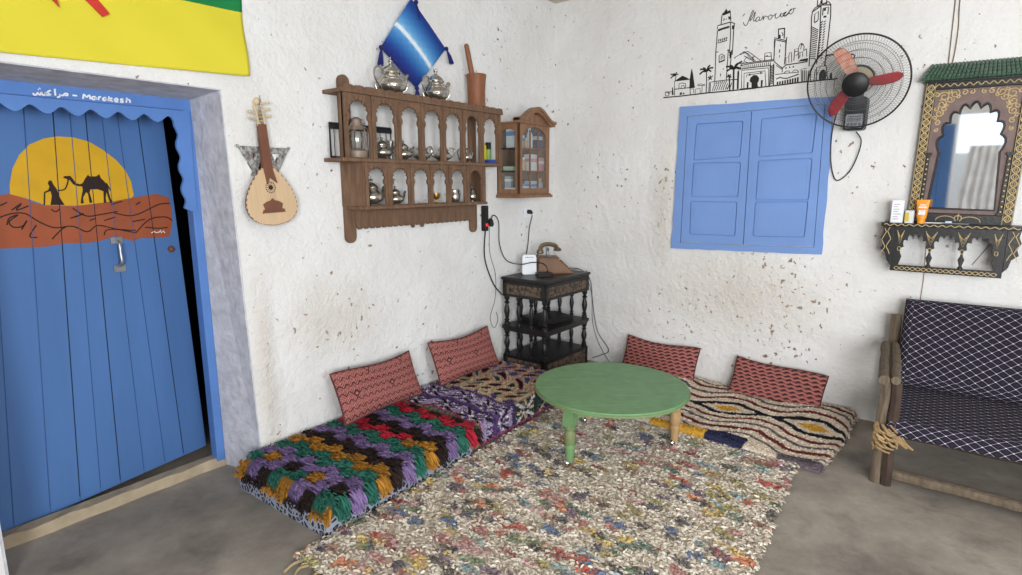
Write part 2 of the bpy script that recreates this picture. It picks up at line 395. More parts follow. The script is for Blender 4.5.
# ================================================================== SETTING
SKY = {"S":[[9,[[0.979,2.123],[1.111,2.122],[1.305,2.125],[1.494,2.124],[1.637,2.124]]],[9,[[1.532,2.128],[1.647,2.126],[1.782,2.128],[1.922,2.132],[2.04,2.131],[2.121,2.131]]],[5,[[0.993,2.162],[0.994,2.134],[1.021,2.133],[1.018,2.152],[0.993,2.162],[1.046,2.158]]],[6,[[1.066,2.131],[1.06,2.23],[1.175,2.231],[1.184,2.126]]],[6,[[1.064,2.174],[1.178,2.174]]],[5,[[1.097,2.178],[1.096,2.209],[1.121,2.212],[1.145,2.205],[1.147,2.177]]],[5,[[1.112,2.178],[1.116,2.193],[1.133,2.194],[1.138,2.178]]],[5,[[1.065,2.229],[1.071,2.262],[1.063,2.27]]],[9,[[1.063,2.269],[1.046,2.267],[1.03,2.253]]],[9,[[1.063,2.269],[1.045,2.28],[1.027,2.281]]],[9,[[1.063,2.269],[1.057,2.282],[1.051,2.285]]],[9,[[1.063,2.269],[1.07,2.285],[1.077,2.29]]],[9,[[1.063,2.269],[1.075,2.277],[1.087,2.274]]],[9,[[1.063,2.269],[1.052,2.273],[1.041,2.267]]],[4,[[1.189,2.162],[1.207,2.164],[1.209,2.134]]],[4,[[1.231,2.185],[1.259,2.192],[1.288,2.179],[1.238,2.181]]],[4,[[1.22,2.129],[1.22,2.159],[1.254,2.161],[1.257,2.129]]],[4,[[1.269,2.128],[1.268,2.181],[1.287,2.186]]],[7,[[1.299,2.125],[1.299,2.197],[1.293,2.27]]],[13,[[1.293,2.271],[1.269,2.289],[1.247,2.289]]],[13,[[1.293,2.271],[1.268,2.273],[1.245,2.256]]],[13,[[1.293,2.271],[1.28,2.293],[1.267,2.296]]],[13,[[1.293,2.271],[1.305,2.299],[1.318,2.309]]],[13,[[1.293,2.271],[1.316,2.29],[1.34,2.29]]],[13,[[1.293,2.271],[1.31,2.278],[1.328,2.266]]],[8,[[1.321,2.221],[1.306,2.233]]],[8,[[1.321,2.221],[1.31,2.209]]],[8,[[1.321,2.221],[1.334,2.213]]],[8,[[1.321,2.221],[1.34,2.237]]],[8,[[1.321,2.221],[1.322,2.241]]],[6,[[1.356,2.198],[1.355,2.276],[1.352,2.404]]],[6,[[1.436,2.196],[1.436,2.291],[1.438,2.392]]],[6,[[1.454,2.264],[1.459,2.326],[1.459,2.389]]],[5,[[1.379,2.324],[1.377,2.363],[1.394,2.373],[1.414,2.358],[1.417,2.332],[1.379,2.323]]],[5,[[1.392,2.335],[1.392,2.357],[1.404,2.356],[1.405,2.339]]],[6,[[1.393,2.226],[1.394,2.245]]],[5,[[1.411,2.269],[1.412,2.278]]],[6,[[1.356,2.197],[1.437,2.197],[1.516,2.193]]],[6,[[1.318,2.129],[1.318,2.195],[1.356,2.197]]],[5,[[1.342,2.135],[1.357,2.178]]],[5,[[1.357,2.135],[1.372,2.178]]],[5,[[1.372,2.135],[1.387,2.178]]],[5,[[1.387,2.135],[1.402,2.177]]],[5,[[1.402,2.135],[1.417,2.177]]],[5,[[1.417,2.134],[1.431,2.177]]],[5,[[1.432,2.134],[1.446,2.177]]],[5,[[1.447,2.134],[1.461,2.176]]],[5,[[1.461,2.134],[1.475,2.176]]],[5,[[1.35,2.179],[1.36,2.192]]],[5,[[1.364,2.179],[1.373,2.192]]],[5,[[1.377,2.179],[1.387,2.192]]],[5,[[1.391,2.179],[1.4,2.192]]],[5,[[1.404,2.178],[1.414,2.192]]],[5,[[1.418,2.178],[1.427,2.191]]],[5,[[1.431,2.178],[1.441,2.191]]],[6,[[1.327,2.129],[1.326,2.191]]],[6,[[1.352,2.365],[1.354,2.449],[1.356,2.531]]],[6,[[1.446,2.373],[1.447,2.461],[1.444,2.536]]],[6,[[1.466,2.358],[1.466,2.445],[1.466,2.52]]],[7,[[1.354,2.538],[1.356,2.561],[1.442,2.57],[1.469,2.557],[1.466,2.521]]],[5,[[1.442,2.568],[1.442,2.53]]],[6,[[1.378,2.568],[1.38,2.618],[1.383,2.633],[1.436,2.638],[1.443,2.576]]],[9,[[1.382,2.628],[1.395,2.636],[1.436,2.639]]],[4,[[1.392,2.585],[1.397,2.603],[1.402,2.589]]],[4,[[1.411,2.597],[1.414,2.59]]],[8,[[1.366,2.457],[1.37,2.472]]],[8,[[1.379,2.458],[1.384,2.473]]],[8,[[1.393,2.459],[1.397,2.474]]],[8,[[1.406,2.461],[1.41,2.476]]],[8,[[1.419,2.462],[1.423,2.477]]],[6,[[1.36,2.448],[1.426,2.456]]],[5,[[1.353,2.389],[1.37,2.39]]],[5,[[1.43,2.391],[1.446,2.393]]],[13,[[1.487,2.129],[1.485,2.197],[1.482,2.264]]],[14,[[1.482,2.265],[1.455,2.283],[1.428,2.286]]],[14,[[1.482,2.265],[1.459,2.269],[1.437,2.256]]],[14,[[1.482,2.265],[1.469,2.285],[1.458,2.289]]],[14,[[1.482,2.265],[1.508,2.294],[1.535,2.307]]],[14,[[1.482,2.265],[1.5,2.272],[1.518,2.262]]],[14,[[1.482,2.265],[1.495,2.289],[1.509,2.298]]],[14,[[1.482,2.265],[1.506,2.271],[1.531,2.261]]],[10,[[1.464,2.128],[1.46,2.167],[1.455,2.219]]],[10,[[1.455,2.22],[1.439,2.218]]],[10,[[1.455,2.22],[1.445,2.233]]],[10,[[1.455,2.22],[1.465,2.231]]],[10,[[1.455,2.22],[1.47,2.211]]],[14,[[1.517,2.13],[1.515,2.193],[1.514,2.247]]],[4,[[1.481,2.336],[1.513,2.351],[1.543,2.368],[1.573,2.349],[1.611,2.307]]],[4,[[1.545,2.34],[1.579,2.317],[1.618,2.294]]],[4,[[1.53,2.283],[1.548,2.303],[1.574,2.293]]],[6,[[1.523,2.279],[1.561,2.284],[1.63,2.286],[1.734,2.285]]],[5,[[1.522,2.292],[1.63,2.293],[1.737,2.292]]],[6,[[1.524,2.257],[1.582,2.259],[1.718,2.257]]],[4,[[1.529,2.276],[1.531,2.262]]],[4,[[1.542,2.276],[1.544,2.262]]],[4,[[1.555,2.277],[1.557,2.262]]],[4,[[1.568,2.277],[1.57,2.262]]],[4,[[1.58,2.277],[1.583,2.262]]],[4,[[1.593,2.277],[1.595,2.262]]],[4,[[1.606,2.278],[1.608,2.262]]],[4,[[1.618,2.278],[1.62,2.262]]],[4,[[1.631,2.278],[1.633,2.262]]],[4,[[1.643,2.278],[1.645,2.262]]],[4,[[1.655,2.278],[1.658,2.262]]],[4,[[1.668,2.279],[1.67,2.262]]],[4,[[1.68,2.279],[1.683,2.262]]],[4,[[1.692,2.279],[1.695,2.262]]],[4,[[1.705,2.279],[1.707,2.262]]],[4,[[1.717,2.28],[1.719,2.262]]],[5,[[1.542,2.135],[1.536,2.249],[1.707,2.244],[1.718,2.129]]],[5,[[1.558,2.133],[1.553,2.228],[1.687,2.228],[1.7,2.131]]],[4,[[1.569,2.201],[1.569,2.214],[1.675,2.217]]],[7,[[1.718,2.264],[1.724,2.132]]],[7,[[1.739,2.267],[1.746,2.131]]],[7,[[1.72,2.252],[1.737,2.254]]],[7,[[1.721,2.242],[1.737,2.245]]],[7,[[1.721,2.232],[1.738,2.235]]],[7,[[1.722,2.222],[1.739,2.225]]],[7,[[1.723,2.212],[1.739,2.215]]],[7,[[1.723,2.202],[1.74,2.205]]],[7,[[1.724,2.192],[1.741,2.195]]],[7,[[1.725,2.183],[1.742,2.186]]],[7,[[1.726,2.173],[1.742,2.176]]],[7,[[1.726,2.163],[1.743,2.166]]],[7,[[1.727,2.153],[1.744,2.156]]],[7,[[1.728,2.143],[1.744,2.146]]],[4,[[1.537,2.361],[1.568,2.366],[1.615,2.329],[1.658,2.293]]],[4,[[1.518,2.351],[1.556,2.359],[1.59,2.317],[1.623,2.3]]],[4,[[1.547,2.307],[1.564,2.333],[1.584,2.312]]],[5,[[1.679,2.29],[1.679,2.339],[1.717,2.338],[1.723,2.291]]],[4,[[1.677,2.318],[1.72,2.315]]],[6,[[1.738,2.314],[1.733,2.4],[1.735,2.429],[1.745,2.421],[1.803,2.399],[1.807,2.419]]],[6,[[1.807,2.305],[1.803,2.39],[1.807,2.416]]],[6,[[1.737,2.414],[1.806,2.389]]],[8,[[1.757,2.42],[1.753,2.474],[1.79,2.474],[1.791,2.412]]],[8,[[1.75,2.475],[1.791,2.475]]],[6,[[1.738,2.283],[1.736,2.352],[1.737,2.412]]],[6,[[1.805,2.253],[1.806,2.331],[1.806,2.402]]],[5,[[1.738,2.283],[1.754,2.266],[1.795,2.23],[1.794,2.206]]],[4,[[1.755,2.253],[1.793,2.225]]],[5,[[1.775,2.453],[1.782,2.44],[1.78,2.429]]],[7,[[1.795,2.233],[1.815,2.249],[1.89,2.251],[1.941,2.254]]],[4,[[1.806,2.199],[1.817,2.211],[1.835,2.21],[1.842,2.196]]],[4,[[1.856,2.202],[1.87,2.212],[1.887,2.208],[1.894,2.195]]],[4,[[1.753,2.196],[1.807,2.198],[1.894,2.195]]],[7,[[1.761,2.168],[1.784,2.176],[1.803,2.169],[1.827,2.165],[1.895,2.183]]],[11,[[1.771,2.133],[1.771,2.15]]],[11,[[1.786,2.133],[1.786,2.151]]],[11,[[1.802,2.133],[1.802,2.153]]],[11,[[1.817,2.134],[1.817,2.155]]],[11,[[1.833,2.134],[1.832,2.157]]],[11,[[1.848,2.134],[1.847,2.159]]],[11,[[1.863,2.134],[1.862,2.161]]],[11,[[1.878,2.134],[1.877,2.163]]],[11,[[1.893,2.135],[1.892,2.165]]],[4,[[1.916,2.133],[1.907,2.211],[1.938,2.213]]],[5,[[1.922,2.135],[1.916,2.204]]],[5,[[1.932,2.134],[1.927,2.203]]],[5,[[1.943,2.133],[1.937,2.201]]],[4,[[1.814,2.252],[1.811,2.294],[1.828,2.298],[1.831,2.259]]],[4,[[1.828,2.298],[1.83,2.321],[1.841,2.323],[1.848,2.26]]],[5,[[1.86,2.27],[1.86,2.338],[1.88,2.341],[1.888,2.275]]],[4,[[1.858,2.323],[1.879,2.324]]],[4,[[1.883,2.338],[1.885,2.355],[1.899,2.368],[1.914,2.348],[1.913,2.322],[1.929,2.331],[1.933,2.284]]],[4,[[1.869,2.298],[1.891,2.313],[1.908,2.317],[1.91,2.287]]],[4,[[1.895,2.333],[1.899,2.368]]],[4,[[1.893,2.283],[1.894,2.307]]],[6,[[1.952,2.224],[1.949,2.407],[1.946,2.546],[1.992,2.575],[2.046,2.57],[2.046,2.338],[2.04,2.214]]],[6,[[1.992,2.575],[1.998,2.4],[1.995,2.233]]],[7,[[1.943,2.544],[1.994,2.573]]],[7,[[1.993,2.577],[2.049,2.568]]],[6,[[1.971,2.569],[1.97,2.61]]],[6,[[2.023,2.577],[2.021,2.601]]],[5,[[1.99,2.579],[1.988,2.603]]],[5,[[1.974,2.575],[1.989,2.586],[2.022,2.58]]],[5,[[1.948,2.459],[1.989,2.432]]],[5,[[1.949,2.448],[1.988,2.422]]],[5,[[1.949,2.436],[1.988,2.412]]],[5,[[1.949,2.424],[1.988,2.401]]],[5,[[1.949,2.412],[1.988,2.391]]],[5,[[1.949,2.4],[1.988,2.381]]],[5,[[1.949,2.388],[1.987,2.37]]],[5,[[1.949,2.377],[1.987,2.36]]],[5,[[1.95,2.365],[1.987,2.349]]],[5,[[1.95,2.353],[1.987,2.339]]],[5,[[1.95,2.341],[1.986,2.329]]],[5,[[1.95,2.329],[1.986,2.318]]],[5,[[1.95,2.317],[1.986,2.308]]],[5,[[1.95,2.305],[1.986,2.297]]],[5,[[1.95,2.293],[1.985,2.287]]],[5,[[1.951,2.281],[1.985,2.276]]],[5,[[1.951,2.269],[1.985,2.266]]],[7,[[1.999,2.472],[2.009,2.482]]],[6,[[2.015,2.473],[2.026,2.481]]],[7,[[1.998,2.457],[2.009,2.467]]],[6,[[2.015,2.458],[2.026,2.466]]],[7,[[1.998,2.442],[2.009,2.452]]],[6,[[2.015,2.443],[2.026,2.451]]],[7,[[1.998,2.427],[2.008,2.437]]],[6,[[2.015,2.427],[2.026,2.436]]],[7,[[1.998,2.412],[2.008,2.422]]],[6,[[2.015,2.412],[2.026,2.421]]],[7,[[1.998,2.396],[2.008,2.407]]],[6,[[2.015,2.397],[2.026,2.406]]],[7,[[1.997,2.381],[2.008,2.391]]],[6,[[2.015,2.382],[2.026,2.391]]],[7,[[1.997,2.366],[2.008,2.376]]],[6,[[2.014,2.367],[2.026,2.376]]],[7,[[1.997,2.351],[2.007,2.361]]],[6,[[2.014,2.352],[2.026,2.36]]],[7,[[1.997,2.336],[2.007,2.346]]],[6,[[2.014,2.337],[2.025,2.345]]],[7,[[1.996,2.32],[2.007,2.331]]],[6,[[2.014,2.321],[2.025,2.33]]],[7,[[1.996,2.305],[2.007,2.315]]],[6,[[2.014,2.306],[2.025,2.315]]],[7,[[1.996,2.29],[2.006,2.3]]],[6,[[2.014,2.291],[2.025,2.3]]],[7,[[1.996,2.274],[2.006,2.285]]],[6,[[2.014,2.275],[2.025,2.284]]],[7,[[1.996,2.259],[2.006,2.269]]],[6,[[2.014,2.26],[2.025,2.269]]],[5,[[1.961,2.482],[1.961,2.53],[1.98,2.544],[1.982,2.492],[1.962,2.48]]],[6,[[2.005,2.515],[2.005,2.556],[2.034,2.558],[2.034,2.517]]],[6,[[1.951,2.132],[1.951,2.194],[1.973,2.203]]],[6,[[2.001,2.132],[1.997,2.212],[2.049,2.217],[2.064,2.134]]],[5,[[1.967,2.133],[1.964,2.21]]],[5,[[1.987,2.132],[1.99,2.201]]],[8,[[2.042,2.269],[2.051,2.278],[2.193,2.263],[2.2,2.255],[2.194,2.215],[2.178,2.21]]],[5,[[2.143,2.215],[2.158,2.226],[2.178,2.22]]],[8,[[2.04,2.267],[2.055,2.276],[2.109,2.275]]],[7,[[2.042,2.262],[2.043,2.213]]],[4.5,[[1.528,2.556],[1.532,2.54],[1.545,2.531],[1.556,2.545],[1.569,2.583],[1.582,2.617],[1.588,2.61],[1.573,2.573],[1.569,2.555],[1.585,2.574],[1.6,2.607],[1.599,2.589],[1.592,2.557],[1.599,2.55],[1.611,2.563]]],[4,[[1.625,2.572],[1.61,2.566],[1.606,2.551],[1.615,2.545],[1.627,2.555],[1.63,2.571],[1.629,2.551],[1.639,2.55],[1.65,2.569],[1.654,2.571],[1.652,2.548],[1.665,2.569],[1.675,2.565],[1.684,2.558]]],[4,[[1.701,2.572],[1.687,2.565],[1.685,2.55],[1.697,2.544],[1.708,2.556],[1.703,2.57],[1.714,2.561],[1.734,2.575],[1.728,2.567],[1.728,2.549],[1.739,2.545],[1.753,2.554]]],[4,[[1.753,2.554],[1.764,2.573],[1.759,2.553],[1.768,2.547],[1.785,2.563],[1.793,2.574],[1.78,2.564],[1.781,2.549],[1.794,2.55],[1.808,2.562],[1.813,2.567]]],[4,[[1.808,2.57],[1.828,2.584],[1.814,2.58],[1.81,2.563],[1.823,2.555],[1.837,2.572],[1.832,2.586],[1.848,2.584]]],[4,[[1.77,2.563],[1.783,2.571],[1.771,2.564],[1.776,2.551],[1.795,2.555],[1.81,2.57]]],[8,[[1.793,2.614],[1.797,2.61]]]],"F":[[[1.06,2.228],[1.079,2.241],[1.12,2.262],[1.149,2.247],[1.177,2.23]],[[1.103,2.129],[1.106,2.144],[1.118,2.151],[1.122,2.132]],[[1.127,2.132],[1.128,2.147],[1.139,2.14],[1.141,2.132]],[[1.045,2.136],[1.044,2.187],[1.05,2.19],[1.055,2.162],[1.058,2.135]],[[1.175,2.167],[1.175,2.231],[1.181,2.283],[1.186,2.306],[1.195,2.275],[1.204,2.228],[1.216,2.17]],[[1.376,2.321],[1.415,2.332],[1.419,2.325],[1.379,2.316]],[[1.449,2.337],[1.449,2.369],[1.458,2.368],[1.459,2.336]],[[1.358,2.537],[1.388,2.542],[1.437,2.548],[1.434,2.534],[1.388,2.529],[1.362,2.523]],[[1.452,2.546],[1.466,2.546],[1.465,2.521],[1.455,2.521]],[[1.386,2.626],[1.395,2.643],[1.408,2.661],[1.418,2.641],[1.435,2.649],[1.438,2.63],[1.389,2.62]],[[1.427,2.604],[1.439,2.608],[1.441,2.589],[1.43,2.589]],[[1.447,2.379],[1.458,2.381],[1.459,2.351],[1.447,2.353]],[[1.608,2.129],[1.606,2.16],[1.592,2.174],[1.597,2.195],[1.616,2.21],[1.639,2.205],[1.653,2.186],[1.651,2.167],[1.645,2.156],[1.648,2.128]],[[1.585,2.221],[1.595,2.221],[1.596,2.209],[1.587,2.209]],[[1.656,2.222],[1.665,2.224],[1.668,2.212],[1.659,2.211]],[[1.576,2.131],[1.576,2.169],[1.586,2.168],[1.587,2.132]],[[1.666,2.13],[1.666,2.172],[1.678,2.171],[1.677,2.131]],[[1.689,2.324],[1.698,2.324],[1.699,2.318],[1.69,2.319]],[[1.757,2.42],[1.759,2.438],[1.767,2.442],[1.772,2.417]],[[1.769,2.369],[1.771,2.38],[1.774,2.38],[1.773,2.366]],[[1.766,2.33],[1.767,2.351],[1.773,2.35],[1.772,2.329]],[[1.768,2.301],[1.769,2.315],[1.773,2.314],[1.772,2.3]],[[1.884,2.26],[1.9,2.271],[1.942,2.274],[1.943,2.258]],[[1.812,2.234],[1.819,2.235],[1.82,2.225],[1.813,2.225]],[[1.834,2.236],[1.841,2.237],[1.843,2.227],[1.835,2.227]],[[1.855,2.237],[1.863,2.237],[1.864,2.227],[1.857,2.227]],[[1.989,2.586],[1.991,2.606],[1.999,2.605],[1.999,2.584]],[[2.008,2.539],[2.01,2.555],[2.021,2.555],[2.021,2.54]],[[2.009,2.501],[2.012,2.511],[2.028,2.51],[2.027,2.499]],[[1.961,2.482],[1.98,2.493],[1.982,2.486],[1.963,2.476]],[[2.015,2.135],[2.014,2.175],[2.024,2.192],[2.04,2.195],[2.053,2.176],[2.056,2.135]],[[2.138,2.243],[2.146,2.255],[2.157,2.24]],[[2.163,2.243],[2.168,2.254],[2.177,2.241]],[[2.075,2.136],[2.074,2.168],[2.086,2.169],[2.09,2.136]]]}
ART = {"sun":[[0.165,1.46],[0.169,1.506],[0.187,1.571],[0.217,1.627],[0.258,1.671],[0.311,1.699],[0.363,1.712],[0.424,1.712],[0.486,1.698],[0.538,1.666],[0.592,1.622],[0.632,1.57],[0.652,1.516],[0.657,1.451],[0.644,1.44],[0.509,1.417],[0.396,1.411],[0.284,1.417],[0.215,1.45]],"dune":[[0.117,1.461],[0.162,1.467],[0.207,1.452],[0.244,1.428],[0.284,1.416],[0.396,1.409],[0.481,1.418],[0.56,1.426],[0.654,1.442],[0.766,1.458],[0.827,1.436],[0.833,1.39],[0.834,1.32],[0.811,1.24],[0.753,1.236],[0.664,1.243],[0.63,1.23],[0.58,1.25],[0.541,1.262],[0.479,1.243],[0.412,1.239],[0.35,1.246],[0.271,1.239],[0.213,1.239],[0.165,1.242],[0.104,1.245],[0.085,1.246]],"man":[[0.303,1.417],[0.313,1.457],[0.31,1.477],[0.299,1.472],[0.286,1.468],[0.288,1.475],[0.302,1.481],[0.309,1.496],[0.304,1.511],[0.311,1.523],[0.32,1.521],[0.324,1.506],[0.335,1.485],[0.343,1.447],[0.357,1.415]],"camel":[[0.365,1.537],[0.372,1.542],[0.394,1.543],[0.402,1.531],[0.413,1.511],[0.428,1.506],[0.44,1.511],[0.452,1.531],[0.466,1.549],[0.472,1.541],[0.5,1.542],[0.514,1.552],[0.518,1.535],[0.535,1.514],[0.546,1.495],[0.545,1.469],[0.549,1.443],[0.557,1.419],[0.545,1.419],[0.54,1.443],[0.535,1.469],[0.528,1.443],[0.529,1.42],[0.518,1.42],[0.522,1.474],[0.498,1.483],[0.469,1.483],[0.463,1.47],[0.47,1.422],[0.458,1.422],[0.456,1.465],[0.449,1.47],[0.433,1.445],[0.434,1.42],[0.421,1.42],[0.426,1.445],[0.437,1.481],[0.436,1.496],[0.416,1.498],[0.401,1.506],[0.39,1.524],[0.367,1.534]],"lines":[[[0.28,1.417],[0.288,1.472]],[[0.338,1.479],[0.365,1.484],[0.38,1.511],[0.384,1.531]],[[0.126,1.42],[0.151,1.433]],[[0.162,1.4],[0.2,1.427],[0.177,1.399],[0.223,1.416]],[[0.112,1.37],[0.16,1.386],[0.207,1.384],[0.251,1.348],[0.306,1.318],[0.376,1.32],[0.433,1.291],[0.478,1.317],[0.545,1.299],[0.645,1.27]],[[0.139,1.34],[0.15,1.368],[0.182,1.38],[0.148,1.354],[0.16,1.33],[0.192,1.332],[0.209,1.355],[0.186,1.318]],[[0.241,1.334],[0.211,1.288],[0.238,1.281]],[[0.291,1.269],[0.331,1.308],[0.349,1.317]],[[0.372,1.356],[0.428,1.374],[0.39,1.36]],[[0.386,1.401],[0.436,1.363],[0.494,1.366],[0.574,1.378]],[[0.303,1.399],[0.319,1.387],[0.335,1.398]],[[0.554,1.373],[0.644,1.355],[0.771,1.404],[0.829,1.408]],[[0.636,1.326],[0.696,1.334]],[[0.645,1.27],[0.718,1.332],[0.799,1.34],[0.832,1.32]],[[0.692,1.295],[0.758,1.285],[0.805,1.287]],[[0.502,1.27],[0.525,1.295],[0.647,1.281]],[[0.548,1.411],[0.6,1.425]],[[0.661,1.407],[0.684,1.42]],[[0.51,1.338],[0.561,1.352]],[[0.448,1.342],[0.472,1.349]]],"tail":[[[0.54,1.511],[0.555,1.474]]],"sign":[[[0.719,1.264],[0.734,1.271],[0.744,1.263],[0.762,1.267],[0.766,1.276],[0.769,1.261],[0.782,1.271],[0.787,1.259]]],"gaps":[[[0.157,1.66],[0.195,0.058]],[[0.265,1.792],[0.23,2.234]]],"planks":[[[0.267,1.805],[0.136,0.004]],[[0.369,1.815],[0.256,0.057]],[[0.431,1.821],[0.394,1.211]],[[0.491,1.819],[0.435,0.068]],[[0.622,1.814],[0.662,0.93],[0.658,0.054]],[[0.709,1.822],[0.715,1.178]],[[0.15,1.604],[0.142,0.483]]],"hook":[[0.553,1.252],[0.543,1.089],[0.552,1.127],[0.564,1.232]],"knob":[[0.813,1.184]],"edges":[[0.84,1.726],[0.852,0.951],[0.9,0.08],[0.885,0.05]]}
TXT = [[[-3.481,1.869],[-3.479,1.862],[-3.472,1.863],[-3.465,1.872],[-3.463,1.865],[-3.457,1.866],[-3.453,1.875],[-3.45,1.865],[-3.443,1.866],[-3.438,1.876],[-3.438,1.866],[-3.43,1.867],[-3.423,1.868],[-3.433,1.877],[-3.421,1.886]],[[-3.463,1.885],[-3.461,1.884]],[[-3.455,1.888],[-3.454,1.888]],[[-3.459,1.89],[-3.457,1.889]],[[-3.407,1.888],[-3.407,1.867]],[[-3.409,1.89],[-3.403,1.892]],[[-3.391,1.875],[-3.392,1.866],[-3.402,1.86]],[[-3.391,1.871],[-3.38,1.871],[-3.373,1.879],[-3.364,1.879],[-3.366,1.872],[-3.374,1.872]],[[-3.347,1.875],[-3.331,1.875]],[[-3.311,1.864],[-3.305,1.884],[-3.297,1.873],[-3.285,1.883],[-3.284,1.866]],[[-3.263,1.879],[-3.275,1.876],[-3.277,1.867],[-3.268,1.867],[-3.262,1.877],[-3.262,1.867]],[[-3.254,1.866],[-3.25,1.879],[-3.242,1.879]],[[-3.224,1.88],[-3.234,1.876],[-3.236,1.867],[-3.227,1.868],[-3.223,1.879],[-3.222,1.867]],[[-3.211,1.886],[-3.214,1.866]],[[-3.199,1.88],[-3.211,1.872],[-3.199,1.866]],[[-3.191,1.873],[-3.178,1.874],[-3.182,1.881],[-3.191,1.875],[-3.189,1.866],[-3.178,1.867]],[[-3.156,1.88],[-3.166,1.879],[-3.166,1.874],[-3.159,1.872],[-3.161,1.866],[-3.171,1.867]],[[-3.141,1.888],[-3.146,1.866]],[[-3.144,1.876],[-3.135,1.88],[-3.129,1.876],[-3.132,1.867]]]
def plane_yz(name, x0, x1, outer, holes, material):
    mb = MB().plate(outer, x0, x1, holes, tr=lambda q: (q[1], q[0], q[2]))
    return struct(mb.build(name, material))
fl = MB(); fl.box((-6.4, -5.3, -.12), (.3, .30, 0)); struct(fl.build('floor', M['concrete']))
ce = MB(); ce.box((-6.4, -5.3, 2.95), (.3, .32, 3.05)); struct(ce.build('ceiling', M['ceil']))
w = MB().plate([(-6.3, 0), (-3.85, 0), (-3.85, 1.935), (-2.848, 1.935), (-2.84, 1.6), (-2.825, 1.2), (-2.815, .8), (-2.806, .4), (-2.795, 0), (.3, 0), (.3, 2.95), (-6.3, 2.95)], 0, .3)
struct(w.build('wall_left', M['wall_l']))
w = MB().box((-.02, 0, 0), (5.5, .2, 2.95)); struct(w.build('wall_right', M['wall_r'], rot=(0, 0, RZ)))
plane_yz('wall_back', -6.3, -6.1, [(-5.3, 0), (-2.90, 0), (-2.90, 2.42), (-2.22, 2.42), (-2.22, 0), (.3, 0), (.3, 2.95), (-5.3, 2.95)], [[(-4.8, .9), (-3.5, .9), (-3.5, 2.3), (-4.8, 2.3)]], M['wall_x'])
w = MB().plate([(-6.3, 0), (.3, 0), (.3, 2.95), (-6.3, 2.95)], -5.3, -5.1, [[(-4.9, .55), (-3.1, .55), (-3.1, 2.45), (-4.9, 2.45)]])
struct(w.build('wall_front', M['wall_x']))
# courtyard seen by the mirror through the back doorway
w = MB().box((-9.5, -6, -.12), (-6.4, 1.5, -.02)); struct(w.build('floor_courtyard', mat('courtyard_ground', (190, 176, 158), .9)))
w = MB().box((-9.0, -6, -.02), (-8.8, 1.5, 2.0)); struct(w.build('wall_courtyard', M['wall_x']))
# grey limewashed reveal of the door recess
w = MB()
w.add([(-2.80, .004, 0), (-2.862, .30, 0), (-2.72, .30, 0), (-2.72, .004, 0), (-2.852, .004, 1.93), (-2.868, .30, 1.905), (-2.72, .30, 1.99), (-2.72, .004, 1.99)],
      [(0,1,2,3), (4,7,6,5), (0,4,5,1), (1,5,6,2), (2,6,7,3), (3,7,4,0)])
w.add([(-3.88, .004, 1.93), (-3.88, .30, 1.905), (-2.80, .30, 1.905), (-2.80, .004, 1.93), (-3.88, .004, 1.99), (-3.88, .30, 1.99), (-2.80, .30, 1.99), (-2.80, .004, 1.99)],
      [(0,1,2,3), (4,7,6,5), (0,4,5,1), (1,5,6,2), (2,6,7,3), (3,7,4,0)])
w.box((-3.88, .004, 0), (-3.84, .3, 1.95))
struct(w.build('trim_1', M['grey']))
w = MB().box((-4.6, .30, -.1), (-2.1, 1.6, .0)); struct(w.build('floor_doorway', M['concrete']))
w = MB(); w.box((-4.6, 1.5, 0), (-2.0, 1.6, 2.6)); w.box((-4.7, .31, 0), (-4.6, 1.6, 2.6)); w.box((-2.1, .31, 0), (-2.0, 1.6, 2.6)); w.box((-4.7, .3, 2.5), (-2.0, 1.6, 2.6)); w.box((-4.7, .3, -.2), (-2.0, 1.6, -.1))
struct(w.build('wall_light_block', M['dark']))  # unseen box added behind the door to keep sky light out of the gap
w = MB()
for i in range(14):
    x0 = -3.84+i*.07; zt = .050+.005*math.sin(i*2.1)
    w.add([(x0, .272+.004*math.sin(i*1.7), .0), (x0+.07, .272+.004*math.sin((i+1)*1.7), .0), (x0+.07, .345, 0), (x0, .345, 0),
           (x0, .280+.004*math.sin(i*1.7), zt), (x0+.07, .280+.004*math.sin((i+1)*1.7), .050+.005*math.sin((i+1)*2.1)), (x0+.07, .345, .05), (x0, .345, .05)],
          [(0,3,2,1), (4,5,6,7), (0,1,5,4), (1,2,6,5), (2,3,7,6), (3,0,4,7)])
struct(w.build('trim_2', M['sill'], label='worn tan cement door sill'))

# ---- the blue door, ajar
door = thing('door_1', 'blue plank door standing ajar, painted with a camel at sunset', 'door'); door['kind'] = 'structure'
del door['category']
lines = [[-.13, -.13], [-.0, .14], [.136, .262], [.256, .366], [.345, .43], [.435, .490], [.55, .556], [.658, .622], [.76, .715], [.893, .838]]
lf = MB()
for a, b2 in zip(lines[:-1], lines[1:]):
    g = .0009; zb0 = .03+.02*a[0]/.9; zb1 = .03+.02*b2[0]/.9
    lf.plate([(a[0]+g, zb0), (b2[0]-g, zb1), (b2[1]-g, 1.92), (a[1]+g, 1.92)], 0, .028)
lf.plate([(-.13, .035), (.888, .055), (.835, 1.91), (-.13, 1.91)], .012, .02, mi=1)
leaf = lf.build('door_leaf', [M['blue'], M['gap']], door, (-3.74, .36, 0), (0, 0, math.radians(8.066)))
MB().plate(ART['sun'], -.0012, -.0002).build('painted_sun', M['yel'], leaf, label='painted yellow setting sun')
dn = MB().plate(ART['dune'], -.0016, -.0002); dn.build('painted_dunes', M['rust'], leaf, label='painted terracotta sand dunes')
pf = MB().plate(ART['man'], -.002, -.0004).plate(ART['camel'], -.002, -.0004)
for q in ART['tail']: pf.ribbon(q, .005, -.002, -.0004)
pf.build('painted_figures', M['ink2'], leaf, label='painted dark camel led by a robed figure with a stick')
pl = MB()
